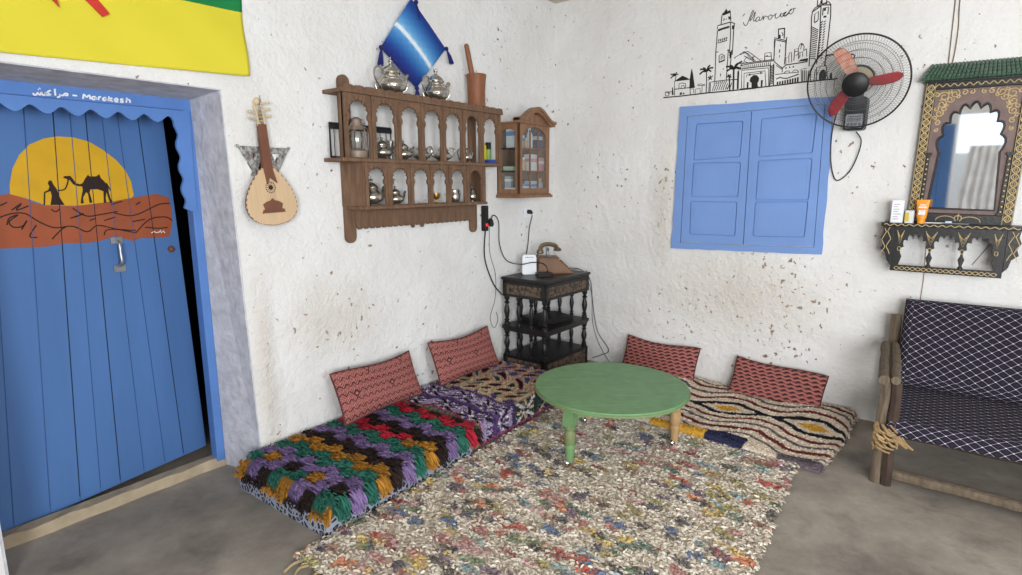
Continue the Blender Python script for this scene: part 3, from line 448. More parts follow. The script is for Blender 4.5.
for q in ART['lines']: pl.ribbon([tuple(p)[:2] for p in catmull([(a, b2, 0) for a, b2 in q], 4)], .0055, -.0022, -.0004)
pl.build('painted_dune_lines', M['ink2'], leaf)
sg = MB()
for q in ART['sign']: sg.ribbon(q, .004, -.0024, -.0004)
sg.build('painted_signature', M['white'], leaf)
jl = MB()
for i, a in enumerate(lines[1:-1]):
    jl.ribbon([(a[0], .06), (a[1], 1.9)], .0030 if i in (2, 4, 7) else .0024, -.0026, -.0002, mi=0 if i in (2, 4, 7) else 1)
jl.build('plank_joints', [M['gap'], M['joint']], leaf)
hb = MB(); hb.tube(catmull([(.553, -.004, 1.235), (.549, -.03, 1.228), (.548, -.034, 1.18), (.549, -.034, 1.135), (.551, -.004, 1.122)], 5), .0085, 10)
hb.box((.525, -.006, 1.225), (.578, 0, 1.256)); hb.box((.525, -.006, 1.09), (.578, 0, 1.122))
hb.build('door_handle', M['steel'], leaf, smooth=True, label='bent steel pull handle')
kb = MB().sphere((.805, -.012, 1.175), .016); kb.build('door_knob', mat('rusty_bolt', (120, 70, 44), .7), leaf, smooth=True, label='small rusty bolt head')
fr = MB(); fr.box((-3.85, .268, 1.855), (-2.858, .33, 1.912)); fr.box((-2.902, .268, .035), (-2.858, .33, 1.86)); fr.box((-3.93, .268, .035), (-3.88, .33, 1.86))
fr.build('door_frame', M['blue2'], door, bevel=.004)
tipz, troz = 1.790, 1.822
wav = []
xs = np.linspace(-3.80, -2.965, 97)
for x in xs:
    ph = (x+3.552)/.1045*2*PI
    c = .5+.5*math.cos(ph); wav.append((float(x), troz-(troz-tipz)*(c**.85)))
side = []
for z in np.linspace(1.80, 1.39, 60):
    ph = (z-1.74)/.105*2*PI
    side.append((-2.957+.05*(1.80-z)*.35+.014*(.5+.5*math.cos(ph))**1.3, float(z)))
va = MB().plate(wav+side+[(-2.915, 1.372), (-2.89, 1.375), (-2.88, 1.852), (-3.80, 1.852)], .252, .268)
va.build('valance', M['blue2'], door, label='wavy edged blue board round the top of the doorway')
tx = MB()
for q in TXT: tx.ribbon([tuple(p)[:2] for p in catmull([(a, b2, 0) for a, b2 in q], 3)], .0062, .2668, .268)
tx.build('lettering', M['white'], door, label='white hand painted city name in Arabic and Latin letters')

# ---- closed blue shutters in the right wall
win = thing('window_1', 'closed light blue wooden shutters under the skyline drawing', 'window', rz=RZ); win['kind'] = 'structure'; del win['category']
def jag(pts, n=14, amp=.004):
    out = []
    for i in range(len(pts)):
        a, b2 = pts[i], pts[(i+1) % len(pts)]
        for k in range(n):
            t = k/n; j = 0 if k == 0 else random.uniform(-amp, amp)
            out.append((a[0]+(b2[0]-a[0])*t+j, a[1]+(b2[1]-a[1])*t+j*.7))
    return out
fo = jag([(1.099, 1.019), (2.122, 1.046), (2.115, 2.025), (1.119, 2.046)])
MB().plate(fo, -.018, 0, [[(1.168, 1.064), (2.076, 1.088), (2.068, 1.986), (1.175, 1.974)]]).build('window_frame', M['blue3'], win, bevel=.003)
def rrect(a, b2, c, d, r=.016):
    P = [Vector((p[0], p[1])) for p in (a, b2, c, d)]; out = []
    for i in range(4):
        p, q, s_ = P[i-1], P[i], P[(i+1) % 4]
        u = (p-q).normalized()*r; v = (s_-q).normalized()*r
        for k in range(5):
            t = k/4; pt = q+u*(1-t)**2+v*t*t; out.append((pt.x, pt.y))
    return out
PL = [[(1.245, 1.918), (1.573, 1.917), (1.568, 1.678), (1.236, 1.664)], [(1.237, 1.646), (1.575, 1.644), (1.571, 1.406), (1.234, 1.402)], [(1.230, 1.373), (1.568, 1.373), (1.567, 1.135), (1.234, 1.132)]]
PR = [[(1.689, 1.922), (2.025, 1.933), (2.019, 1.689), (1.687, 1.674)], [(1.688, 1.650), (2.020, 1.658), (2.020, 1.392), (1.687, 1.387)], [(1.687, 1.374), (2.018, 1.384), (2.013, 1.150), (1.684, 1.141)]]
for ps, ol in ((PL, [(1.172, 1.068), (1.624, 1.080), (1.621, 1.978), (1.178, 1.970)]), (PR, [(1.629, 1.080), (2.072, 1.092), (2.064, 1.982), (1.626, 1.978)])):
    holes = [rrect(p[3], p[2], p[1], p[0]) for p in ps]
    gro = [[(sum(q[0] for q in p)/4+(v[0]-sum(q[0] for q in p)/4)*.965, sum(q[1] for q in p)/4+(v[1]-sum(q[1] for q in p)/4)*.95) for v in p] for p in ps]
    sh = MB().plate(ol, -.016, 0, holes).build('shutter', M['blue3'], win, bevel=.002)
    MB().plate([(q[0], q[1]) for q in ol], -.0012, .001).build('backing', M['blue3'], sh)
    for p in gro:
        c = (sum(q[0] for q in p)/4, sum(q[1] for q in p)/4)
        pn = MB().plate(rrect(p[3], p[2], p[1], p[0]), -.009, 0)
        inner = [(c[0]+(q[0]-c[0])*.87, c[1]+(q[1]-c[1])*.84) for q in (p[3], p[2], p[1], p[0])]
        pn.plate(rrect(*inner), -.012, -.008)
        pn.build('panel', M['blue3'], sh)

# ---- skyline drawn on the right wall
sk = MB()
for wd, q in SKY['S']:
    pts = [tuple(p)[:2] for p in catmull([(a, b2, 0) for a, b2 in q], 3)] if len(q) > 6 else q
    sk.ribbon(pts, .00078*wd+.0012, -.0008, .0002)
for q in SKY['F']: sk.plate(q, -.0009, .0002)
o = sk.build('wall_drawing', M['ink'], rot=(0, 0, RZ))
tag(o, 'black ink drawing of a city skyline with a handwritten word above the blue shutters', 'wall drawing')
# ================================================================== LEFT WALL THINGS
def ch(mb, name, material, parent, **k):
    """a child built in world coordinates under an unturned parent"""
    root = parent; off = Vector((0, 0, 0)); p = parent
    while p: off += Vector(p.location); p = p.parent
    return mb.build(name, material, parent, loc=tuple(-off), **k)

# ---- flag above the door
nx, nz = 90, 56; V_ = []; C_ = []
for j in range(nz+1):
    for i in range(nx+1):
        u, v = i/nx, j/nz
        x = -4.13+1.414*u-.010*v; z = 1.938+.069*u+.84*v
        y = -.014-.008*math.sin(u*7+v*9)-.005*math.sin(v*14-u*5)-.003*math.sin(u*25+v*18)
        V_.append((x, y, z))
        vv = v*3
        C_.append(lin((208, 196, 58)) if vv < 1.0 else (lin((30, 122, 66)) if vv < 2 else lin((50, 130, 200))))
F_ = [(j*(nx+1)+i, j*(nx+1)+i+1, (j+1)*(nx+1)+i+1, (j+1)*(nx+1)+i) for j in range(nz) for i in range(nx)]
fcol = [C_[f[0]] for f in F_]
mb = MB().add(V_, F_); flag = mb.build('flag', M['flagcloth'], smooth=True, fix=False)
yarn(flag, np.repeat(np.array(fcol), 4, axis=0), 'CORNER')
s_ = flag.modifiers.new('cloth', 'SOLIDIFY'); s_.thickness = .002; s_.offset = 1
tag(flag, 'yellow, green and blue striped flag with a red sign pinned above the blue door', 'flag')
zy = MB()
def onflag(q): return (q[0], q[1], q[2])
zy.plate([(-3.444, 2.150), (-3.452, 2.20), (-3.44, 2.30), (-3.39, 2.40), (-3.41, 2.43), (-3.485, 2.31), (-3.478, 2.19)][::-1], -.028, -.024)
zy.plate([(-3.306, 2.146), (-3.279, 2.163), (-3.33, 2.225), (-3.36, 2.30), (-3.385, 2.40), (-3.41, 2.38), (-3.40, 2.28), (-3.365, 2.205)], -.028, -.024)
zy.plate([(-3.415, 2.35), (-3.385, 2.35), (-3.385, 2.70), (-3.415, 2.70)], -.028, -.024)
zy.plate([(-3.52, 2.70), (-3.49, 2.70), (-3.47, 2.55), (-3.40, 2.45), (-3.33, 2.55), (-3.31, 2.70), (-3.28, 2.70), (-3.30, 2.53), (-3.40, 2.39), (-3.50, 2.53)][::-1], -.028, -.024)
zy.build('flag_sign', mat('red_print', (196, 52, 40), .7), flag, label='red sign printed on the flag')

# ---- oud hung over a star mirror
oud = thing('lute', 'pale wooden short necked lute hung on the white wall right of the door', 'lute', (-2.672, -.075, 1.303), rot=(math.radians(-3), math.radians(-2.0), 0))
body = []
def half(t):   # half width of the pear outline, t = 0 bottom .. 1 neck joint
    return .128*(math.sin(PI*min(1, t*1.0+.0)**.62)**.72)*(1-.0*t)+.018*t
outl = []
H_ = .285
ts = np.linspace(0, 1, 26)
hw = [half(t)*1.0 for t in ts]
ring = [( hw[i], ts[i]*H_) for i in range(26)]+[(-hw[i], ts[i]*H_) for i in range(25, -1, -1)]
MB().plate([p for k, p in enumerate(ring) if k not in (0,)], -.004, .0).build('soundboard', M['oudtop'], oud)
bw = MB(); rows = []
for i, t in enumerate(ts):
    rows.append([(hw[i]*math.cos(a), .075*math.sin(a)*(hw[i]/.13)**.8 if hw[i] > 0 else 0, t*H_) for a in np.linspace(0, PI, 13)])
v = [q for r_ in rows for q in r_]
bw.add(v, [(i*13+j, i*13+j+1, (i+1)*13+j+1, (i+1)*13+j) for i in range(25) for j in range(12)])
bw.build('bowl_back', M['oudneck'], oud, smooth=True)
ed = MB()
path = [(x*1.0, -.003, z) for x, z in ring[1:]]+[(ring[1][0], -.003, ring[1][1])]
for k in range(0, len(path)-1):
    a, c = Vector(path[k]), Vector(path[k+1])
    n_ = max(1, int((c-a).length/.006))
    for q in range(n_):
        p0 = a+(c-a)*(q/n_); p1 = a+(c-a)*((q+1)/n_)
        ed.tube([p0, p1], .0026, 5, mi=(k*3+q) % 2)
ed.build('edge_binding', [M['oudneck'], M['bone']], oud)
rs = MB(); rs.lathe([(.012, -.0015), (.012, .0005), (.008, .001), (.001, .001)], 20, (0, -.005, .185), axis='y')
for k in range(16):
    a = 2*PI*k/16; rs.sphere((.025*math.cos(a), -.0045, .185+.025*math.sin(a)), .0032, 6, 4)
for k in range(10):
    a = 2*PI*k/10; rs.sphere((.017*math.cos(a), -.0045, .185+.017*math.sin(a)), .002, 6, 4)
rs.build('rosette', M['ink2'], oud, label='round sound hole rosette')
br = MB().plate([(-.062, .062), (.062, .062), (.052, .078), (.045, .082), (.052, .105), (.03, .118), (.012, .122), (0, .132), (-.012, .122), (-.03, .118), (-.052, .105), (-.045, .082), (-.052, .078)], -.010, -.004)
br.box((-.055, -.016, .072), (.055, -.004, .078)); br.build('bridge', M['oudneck'], oud, label='brown inlaid bridge')
MB().plate([(-.016, .20), (0, .235), (.036, .205), (.021, .27), (.017, .485), (-.021, .485), (-.025, .27)], -.012, -.004).build('fingerboard', M['oudneck'], oud)
MB().tube([(0, .012, .27), (0, .01, .49)], [.024, .019], 10).build('neck', M['oudneck'], oud, smooth=True)
pb = MB()
pth = catmull([(0, .0, .485), (.004, .012, .53), (.012, .034, .575), (.016, .05, .60)], 5)
for s in (-1, 1): pb.tube([p+Vector((s*.017, -.004, 0)) for p in pth], .0055, 6)
pb.box((-.021, -.008, .478), (.021, .006, .49)); pb.sphere(pth[-1], .02, 10, 6)
for k in range(5): pb.tube([(-.017, .004+k*.006, .50+k*.018), (.02, .004+k*.006, .505+k*.018)], .0025, 5)
pb.build('pegbox', M['bone'], oud, smooth=True)
for k, (s, z) in enumerate(((1, .52), (1, .552), (-1, .535), (-1, .505), (1, .583))):
    p = MB().tube([(s*.015, .012, z), (s*.045, .006, z+.006)], [.004, .0045], 6).sphere((s*.05, .005, z+.007), .0085, 8, 5)
    p.build('tuning_peg', M['bone'], oud, smooth=True)
stg = MB()
for k in range(5): stg.tube([(-.014+k*.007, -.016, .075), (-.010+k*.005, -.0145, .482)], .0003, 4)
stg.build('strings', M['oudneck'], oud)

star = thing('star_mirror', 'star shaped embossed metal mirror half hidden behind the lute', 'mirror', (-2.665, 0, 1.605))
R_ = .156
def tri(rot, R): return [(R*math.cos(rot+k*2*PI/3), R*math.sin(rot+k*2*PI/3)) for k in range(3)]
fr = MB()
fr.plate(tri(-PI/2, R_), -.022, -.014, [tri(-PI/2, R_*.62)])
fr.plate([(-.078, -.062), (.078, -.062), (0, R_)], -.018, -.010, [[(-.046, -.044), (.046, -.044), (0, R_*.55)]])
for a in (PI/2, PI/6, PI*5/6):
    fr.sphere((R_*math.cos(a), -.014, R_*math.sin(a)), .008, 8, 5)
fr.plate([(-.03, R_-.05), (.03, R_-.05), (.02, R_), (.012, R_+.03), (.017, R_+.06), (0, R_+.17), (-.014, R_+.06), (-.010, R_+.03), (-.02, R_)], -.012, -.006)
fr.build('frame', M['filig'], star, bevel=.0015)
MB().plate([(R_*.58*math.cos(k*PI/3), R_*.58*math.sin(k*PI/3)) for k in range(6)], -.008, -.002).build('mirror_glass', M['mirror'], star)

# ---- carved wall shelf
sh = thing('wall_shelf', 'brown carved wooden wall shelf with two rows of arched openings', 'shelf', (-1.6, 0, 1.17))
W_ = M['wood']
def rounded(x0, x1, z0, z1, top=True, bot=True, n=7):
    r = (x1-x0)/2; cx = (x0+x1)/2; P = []
    P += [(cx+r*math.cos(PI+PI*i/n), z0+r+r*math.sin(PI+PI*i/n)) for i in range(n+1)] if bot else [(x0, z0), (x1, z0)]
    P += [(cx+r*math.cos(PI*i/n), z1-r+r*math.sin(PI*i/n)) for i in range(n+1)] if top else [(x1, z1), (x0, z1)]
    return P
for x0, x1, z0, z1 in ((-2.208, -2.138, 1.170, 2.092), (-1.125, -1.06, 1.160, 2.05)):
    ch(MB().plate(rounded(x0, x1, z0, z1), -.028, -.002), 'wall_post', W_, sh, bevel=.003)
ch(MB().box((-2.30, -.165, 1.978), (-.925, -.002, 1.998)), 'top_board', W_, sh, bevel=.003)
ch(MB().box((-2.315, -.168, 1.622), (-.93, -.002, 1.642)), 'middle_board', W_, sh, bevel=.003)
ch(MB().box((-2.20, -.158, 1.362), (-1.10, -.002, 1.380)), 'bottom_board', W_, sh, bevel=.003)
cr = MB()
n = 19
prof = [(-2.285, 1.995)]
pts = [(-2.285, 1.998)]+[(-.925, 1.998)]
top = []
for k in range(n):
    x0 = -2.285+k*(1.36/n); w_ = 1.36/n
    top += [(x0+.004, 2.008), (x0+.010, 2.018), (x0+w_*.5, 2.021), (x0+w_-.010, 2.018), (x0+w_-.004, 2.008)]
ch(cr.plate(pts+top[::-1], -.163, -.145), 'crest', W_, sh)
def arcade(x0, x1, z0, z1, centres, w, zs, za, name):
    holes = [arch(c, z0+.004, w, zs, za, 9, .0065, 4, foot=.03) for c in centres]
    mb = MB().plate([(x0, z0), (x1, z0), (x1, z1), (x0, z1)], -.152, -.136, holes)
    for c in [(a+b2)/2 for a, b2 in zip(centres[:-1], centres[1:])]+[centres[0]-(centres[1]-centres[0])/2, centres[-1]+(centres[1]-centres[0])/2]:
        c = min(max(c, x0+.012), x1-.012)
        mb.box((c-.011, -.160, z0), (c+.011, -.150, z1)); mb.sphere((c, -.160, zs-.01), .007, 8, 4); mb.sphere((c, -.160, z1-.02), .008, 8, 4)
        mb.box((c-.016, -.162, zs-.035), (c+.016, -.15, zs-.027))
    for c in centres:
        for k in range(9):
            a = PI*(k+.5)/9
            mb.sphere((c+(w/2+.010)*math.cos(a), -.152, zs+(za-zs+.010)*math.sin(a)), .0045, 6, 4)
    return ch(mb, name, W_, sh, bevel=.0015, seg=1)
UC = [-2.183+.1885*k for k in range(7)]
arcade(-2.285, -.935, 1.642, 1.978, UC, .142, 1.868, 1.953, 'upper_arcade')
LC = [-2.077, -1.898, -1.729, -1.563, -1.394, -1.215]
arcade(-2.165, -1.125, 1.380, 1.622, LC, .126, 1.525, 1.600, 'lower_arcade')
sp = MB()
sp.box((-2.285, -.15, 1.642), (-2.272, -.11, 1.978))
ch(sp, 'upper_side', W_, sh, bevel=.002)
for p, q in (((-2.165, -.152), (-2.20, -.002)), ((-1.125, -.152), (-1.09, -.002))):
    s2 = MB(); d = Vector((q[0]-p[0], q[1]-p[1], 0)); nn = Vector((-d.y, d.x, 0)).normalized()*.012
    if p[0] > -1.5: nn = -nn
    a, b2 = Vector((*p, 0)), Vector((*q, 0))
    lo = [a, b2, b2+nn, a+nn]; lo = lo
    s2.add([(*v_.xy, 1.380) for v_ in lo]+[(*v_.xy, 1.622) for v_ in lo], [(0,1,2,3), (7,6,5,4), (0,4,5,1), (1,5,6,2), (2,6,7,3), (3,7,4,0)])
    # shallow carved border
    for z in (1.395, 1.60):
        s2.tube([a+Vector((0, 0, z)), b2+Vector((0, 0, z))], .006, 5)
    ch(s2, 'side_panel', W_, sh, bevel=.001)
ap = [(-2.15, 1.372), (-2.15, 1.285)]
for k in range(22):
    x0 = -2.14+k*(1.01/22); ap += [(x0, 1.258), (x0+.012, 1.246), (x0+.030, 1.246), (x0+.042, 1.258)]
ap += [(-1.12, 1.285), (-1.12, 1.372)]
a_ = MB().plate(ap[::-1], -.040, -.026); a_.sphere((-1.70, -.033, 1.243), .014, 8, 5); a_.sphere((-1.62, -.033, 1.243), .014, 8, 5)
a_.box((-2.16, -.046, 1.352), (-1.09, -.03, 1.372)); ch(a_, 'apron', W_, sh, bevel=.001)

# ---- teapots and small wares
def teapot(name, label, h, loc, rz=0.0, group='silver teapots on the carved shelf', squat=1.0, small=False):
    t = thing(name, label, 'teapot', loc, rz, group)
    R = .46*h*squat; n = 18 if small else 28
    prof = [(.001, .05), (.42*R, .05), (.46*R, .06), (.62*R, .11), (.90*R, .18), (R, .27), (.97*R, .35), (.78*R, .44), (.60*R, .52), (.54*R, .57), (.62*R, .605), (.62*R, .62), (.05*R, .62)]
    MB().lathe([(r_, z*h) for r_, z in prof], n).build('body', M['silver'], t, smooth=True)
    if not small:
        rb = MB()
        for k in range(12):
            a = 2*PI*k/12
            rb.tube([(r_*math.cos(a), r_*math.sin(a), z*h) for r_, z in prof[2:9]], .0035, 5)
        for z, r_ in ((.27, R), (.44, .78*R), (.52, .6*R)):
            rb.tube([(r_*1.0*math.cos(2*PI*k/28), r_*1.0*math.sin(2*PI*k/28), z*h) for k in range(29)], .003, 5)
        rb.build('embossing', M['silver'], t, smooth=True)
    MB().lathe([(.60*R, .62*h), (.56*R, .66*h), (.44*R, .72*h), (.30*R, .765*h), (.20*R, .79*h), (.05*R, .80*h)], n).build('lid', M['silver'], t, smooth=True)
    MB().lathe([(.05*R, .79*h), (.13*R, .815*h), (.06*R, .84*h), (.16*R, .875*h), (.17*R, .90*h), (.05*R, .935*h), (.035*R, .97*h), (.004, h)], 12).build('lid_knob', M['silver'], t, smooth=True)
    MB().tube(catmull([(.72*R, 0, .26*h), (1.12*R, 0, .30*h), (1.36*R, 0, .42*h), (1.40*R, 0, .56*h), (1.62*R, 0, .66*h)], 5), [max(.006*h/.1, (.20-.006*k)*R) if k < 20 else .07*R for k in range(21)], 8).build('spout', M['silver'], t, smooth=True)
    MB().tube(catmull([(-.60*R, 0, .55*h), (-.95*R, 0, .70*h), (-1.38*R, 0, .66*h), (-1.50*R, 0, .48*h), (-1.22*R, 0, .30*h), (-.90*R, 0, .22*h)], 5), .055*R+.0012, 7).build('handle', M['silver'], t, smooth=True)
    for k in range(3 if small else 4):
        a = 2*PI*(k+.5)/(3 if small else 4)
        MB().tube([(.50*R*math.cos(a), .50*R*math.sin(a), .075*h), (.62*R*math.cos(a), .62*R*math.sin(a), .03*h), (.66*R*math.cos(a), .66*R*math.sin(a), .0)], [.05*R+.001, .07*R+.001, .08*R+.001], 6).build('foot', M['silver'], t, smooth=True)
    return t
teapot('teapot', 'large silver teapot on top of the carved shelf, the one nearer its left end', .222, (-1.885, -.085, 1.998), math.radians(8), squat=.92)
teapot('teapot', 'large silver teapot on top of the carved shelf, nearer the wooden mortar', .222, (-1.515, -.085, 1.998), math.radians(6), squat=.84)
teapot('teapot', 'small silver teapot in the second upper arch of the shelf', .135, (-1.975, -.085, 1.642), 0, squat=.95, small=True)
teapot('teapot', 'small silver teapot with its spout showing in the third upper arch', .125, (-1.815, -.09, 1.642), 0, squat=.95, small=True)
teapot('teapot', 'small silver teapot half hidden by the post left of the fourth upper arch', .12, (-1.66, -.09, 1.642), math.radians(100), small=True)
teapot('teapot', 'small silver teapot half hidden by the post left of the fifth upper arch', .125, (-1.47, -.09, 1.642), math.radians(160), small=True)
teapot('teapot', 'small silver teapot in the sixth upper arch, next to the spray can bay', .125, (-1.25, -.09, 1.642), 0, squat=.9, small=True)
teapot('teapot', 'silver teapot in the first lower arch of the shelf', .165, (-2.065, -.085, 1.380), math.radians(4), squat=.86, small=True)
teapot('teapot', 'small silver teapot in the second lower arch of the shelf', .12, (-1.895, -.09, 1.380), 0, small=True)
g = thing('goblet', 'small brass goblet alone in the fourth lower arch of the shelf', 'goblet', (-1.545, -.09, 1.380))
MB().lathe([(.022, 0), (.02, .004), (.005, .009), (.005, .022), (.02, .03), (.026, .045), (.027, .064), (.024, .064), (.02, .04), (.001, .036)], 18).build('bowl', M['brass'], g, smooth=True)
p = thing('milk_jug', 'small silver jug with a handle in the fifth lower arch', 'jug', (-1.365, -.09, 1.380))
MB().lathe([(.024, 0), (.026, .003), (.034, .02), (.037, .04), (.032, .06), (.027, .072), (.031, .088), (.028, .088), (.02, .06), (.001, .05)], 18).build('body', M['silver'], p, smooth=True)
MB().tube(catmull([(.028, 0, .078), (.052, 0, .074), (.054, 0, .045), (.034, 0, .025)], 5), .0035, 6).build('handle', M['silver'], p, smooth=True)
p = thing('sugar_pot', 'tall lidded silver sugar pot in the last lower arch', 'pot', (-1.185, -.09, 1.380))
MB().lathe([(.02, 0), (.014, .008), (.03, .022), (.034, .04), (.025, .056), (.02, .062)], 16).build('body', M['silver'], p, smooth=True)
MB().lathe([(.024, .062), (.026, .068), (.018, .085), (.006, .094), (.009, .104), (.003, .113)], 16).build('lid', M['silver'], p, smooth=True)
p = thing('goblet', 'flared silver goblet beside the teapot in the second upper arch', 'goblet', (-1.893, -.07, 1.642))
MB().lathe([(.024, 0), (.02, .004), (.006, .01), (.006, .04), (.018, .06), (.026, .085), (.032, .11), (.029, .11), (.018, .07), (.001, .062)], 16).build('bowl', M['silver'], p, smooth=True)
# lantern
ln = thing('lantern', 'dusty grey metal hurricane lantern in the first upper arch of the shelf', 'lantern', (-2.150, -.085, 1.642))
MD = mat('dusty_tin', (150, 134, 120), .6, .4, .35, 20)
MB().lathe([(.052, 0), (.055, .01), (.055, .04), (.045, .05), (.02, .055)], 18).build('oil_tank', MD, ln, smooth=True)
MB().lathe([(.026, .055), (.036, .08), (.040, .105), (.034, .135), (.024, .155)], 18).build('glass_globe', glass_mat('lantern_glass', (.9, .9, .88), .15), ln, smooth=True)
MB().lathe([(.038, .155), (.042, .162), (.032, .175), (.026, .205), (.030, .212), (.012, .222)], 18).build('chimney_cap', MD, ln, smooth=True)
for s in (-1, 1): MB().tube(catmull([(s*.05, 0, .04), (s*.062, 0, .09), (s*.056, 0, .15), (s*.03, 0, .19)], 5), .006, 7).build('side_tube', MD, ln, smooth=True)
MB().tube(catmull([(-.06, 0, .12), (-.045, -.04, .15), (0, -.055, .17), (.045, -.04, .15), (.06, 0, .12)], 5), .0025, 6).build('carrying_wire', MD, ln, smooth=True)
rk = thing('wire_rack', 'black metal rack standing against the wall behind the lantern', 'rack', (-2.075, -.035, 1.642))
x0, x1, z0, z1 = -.215, .215, .006, .185
r_ = MB(); r_.tube([(x0, 0, z0), (x0, 0, z1), (x1, 0, z1), (x1, 0, z0), (x0, 0, z0)], .006, 6)
r_.box((x0, -.012, z1-.030), (x1, .004, z1-.006)); r_.build('frame', M['plastic'], rk)
r_ = MB()
for k in range(9): r_.tube([(x0+.03+k*.046, .004, z0), (x0+.03+k*.046, .004, z1)], .0022, 5)
r_.build('bars', M['plastic'], rk)
# tins at the right end
c = thing('spray_can', 'black spray can with a green band in the last upper arch', 'spray can', (-1.022, -.085, 1.642))
MB().lathe([(.020, 0), (.021, .004), (.021, .10), (.017, .112)], 18).build('can', mat('green_can', (120, 160, 90), .4, 0, .2, 25), c, smooth=True)
MB().lathe([(.0205, .085), (.0205, .145), (.017, .15), (.002, .15)], 18).build('cap', M['plastic'], c, smooth=True)
c = MB().plate([(-.022, 0), (.022, 0), (.02, .13), (-.02, .135)], -.012, .012).build('yellow_packet', mat('yellow_card', (224, 202, 40), .6), None, (-1.035, -.07, 1.642), bevel=.002)
tag(c, 'upright yellow packet behind the spray can', 'packet')
c = MB().box((-.05, -.022, 0), (.05, .022, .028)).build('blue_packet', mat('blue_card', (52, 70, 150), .6, 0, .2, 30), None, (-1.04, -.128, 1.642), bevel=.002)
c.location = (-1.055, -.125+.012, 1.642); tag(c, 'flat blue packet lying in front of the spray can', 'packet')
bpy.data.objects['spray_can'].location = (-.985, -.075, 1.642); c.location = (-1.01, -.122, 1.642); c.scale = (1, .9, 1)

# ---- mortar and pestle
mo = thing('mortar', 'tall reddish turned wooden mortar on the right end of the carved shelf', 'mortar', (-1.118, -.085, 1.998))
MB().lathe([(.062, 0), (.064, .006), (.062, .012), (.060, .06), (.060, .13), (.064, .19), (.069, .226), (.067, .234), (.056, .234), (.050, .10), (.001, .06)], 32).build('cup', M['clay'], mo, smooth=True)
pe = MB().tube([(-.006, 0, .07), (-.036, 0, .20), (-.096, 0, .40)], [.022, .019, .016], 14).sphere((-.097, 0, .40), .016, 12, 6)
o = pe.build('pestle', M['clay'], None, (-1.118, -.085, 1.998), smooth=True); tag(o, 'reddish wooden pestle sticking up out of the mortar', 'pestle')

# ---- ombre cushion hung on a nail
cu = thing('hanging_cushion', 'small blue and white striped cushion with tassels hung cornerwise on the wall', 'cushion', (-1.64, 0, 2.05))
A_, B_, D_, E_ = Vector((-1.655, 0, 2.60)), Vector((-1.36, 0, 2.362)), Vector((-1.635, 0, 2.085)), Vector((-1.91, 0, 2.275))   # top, right, bottom, left
n = 60; V_ = []; C_ = []
stops = [(0, (38, 54, 130)), (.12, (34, 68, 138)), (.28, (56, 112, 176)), (.42, (92, 152, 204)), (.485, (120, 174, 214)), (.51, (226, 228, 234)), (.555, (214, 224, 236)), (.58, (92, 152, 206)), (.75, (48, 102, 166)), (.88, (36, 58, 132)), (1, (32, 38, 100))]
def grad(t):
    for (a, c), (b2, d) in zip(stops[:-1], stops[1:]):
        if t <= b2:
            k = (t-a)/(b2-a); return lin(tuple(c[i]+(d[i]-c[i])*k for i in range(3)))
    return lin(stops[-1][1])
F_ = []
for side_ in (0, 1):
    o0 = len(V_)
    for j in range(n+1):
        for i in range(n+1):
            u, v = i/n, j/n      # u: from the top-right edge (0) to the left-bottom edge (1); v: along the stripe
            p = (A_*(1-u)+E_*u)*(1-v)+(B_*(1-u)+D_*u)*v
            bulge = (16*u*(1-u)*v*(1-v))**.45*.028
            V_.append((p.x, -.034+(-bulge if side_ == 0 else bulge), p.z))
            C_.append(np.array(grad(min(1, max(0, u+.012*math.sin(v*40)*math.sin(u*50)))))*(1+.14*math.sin(u*150+1.5*math.sin(v*6)))*random.uniform(.92, 1.05))
    for j in range(n):
        for i in range(n):
            q = (o0+j*(n+1)+i, o0+j*(n+1)+i+1, o0+(j+1)*(n+1)+i+1, o0+(j+1)*(n+1)+i)
            F_.append(q if side_ == 0 else q[::-1])
mb = MB(); mb.add(V_, F_); o = ch(mb, 'cover', M['weave'], cu, smooth=True); yarn(o, np.array(C_))
navy = mat('navy_tassel', (36, 40, 104), .9, 0, .3, 60)
for P_, dr in ((A_+Vector((.035, 0, -.015)), (.01, -.11)), (B_, (.045, -.085)), (D_, (.0, -.06)), (E_, (-.01, -.10))):
    ts_ = MB(); ts_.sphere((P_.x, -.04, P_.z), .014, 10, 6)
    for k in range(26):
        a = 2*PI*k/26; rr = .018*math.sqrt(random.random())+.004
        ts_.tube([(P_.x, -.04, P_.z), (P_.x+dr[0]*.5+rr*math.cos(a)*.6, -.042+rr*math.sin(a)*.5, P_.z+dr[1]*.45), (P_.x+dr[0]+rr*math.cos(a), -.04+rr*math.sin(a)*.6, P_.z+dr[1]*random.uniform(.9, 1.05))], .0028, 4)
    ch(ts_, 'tassel', navy, cu, label='navy tassel')

# ---- glazed corner cabinet
cb = thing('wall_cabinet', 'small brown glazed wall cabinet with an arched crown in the corner', 'cabinet', (-.56, 0, 1.40))
CX0, CX1, CD = -.79, -.385, .205
WD = M['wood_d']
c = MB(); c.box((CX0-.02, -CD-.02, 1.398), (CX1+.02, -.002, 1.418)); c.box((CX0-.012, -CD-.012, 1.418), (CX1+.012, -.002, 1.428)); ch(c, 'base_board', WD, cb, bevel=.003)
c = MB(); c.box((CX0-.014, -CD-.014, 1.935), (CX1+.014, -.002, 1.948)); ch(c, 'top_board', WD, cb, bevel=.003)
c = MB(); c.box((CX0, -.012, 1.428), (CX1, -.002, 1.935)); ch(c, 'back_board', mat('cabinet_back', (120, 92, 68), .7), cb)
c = MB(); c.box((CX1-.014, -CD+.015, 1.428), (CX1, -.012, 1.935)); ch(c, 'right_side', WD, cb)
for z in (1.590, 1.755): ch(MB().box((CX0+.012, -CD+.025, z), (CX1-.014, -.012, z+.007)), 'shelf_board', WD, cb)
lo = [(CX0+.045, 1.468), (CX1-.045, 1.468)]
cx = (CX0+CX1)/2; wv = (CX1-CX0)/2-.045
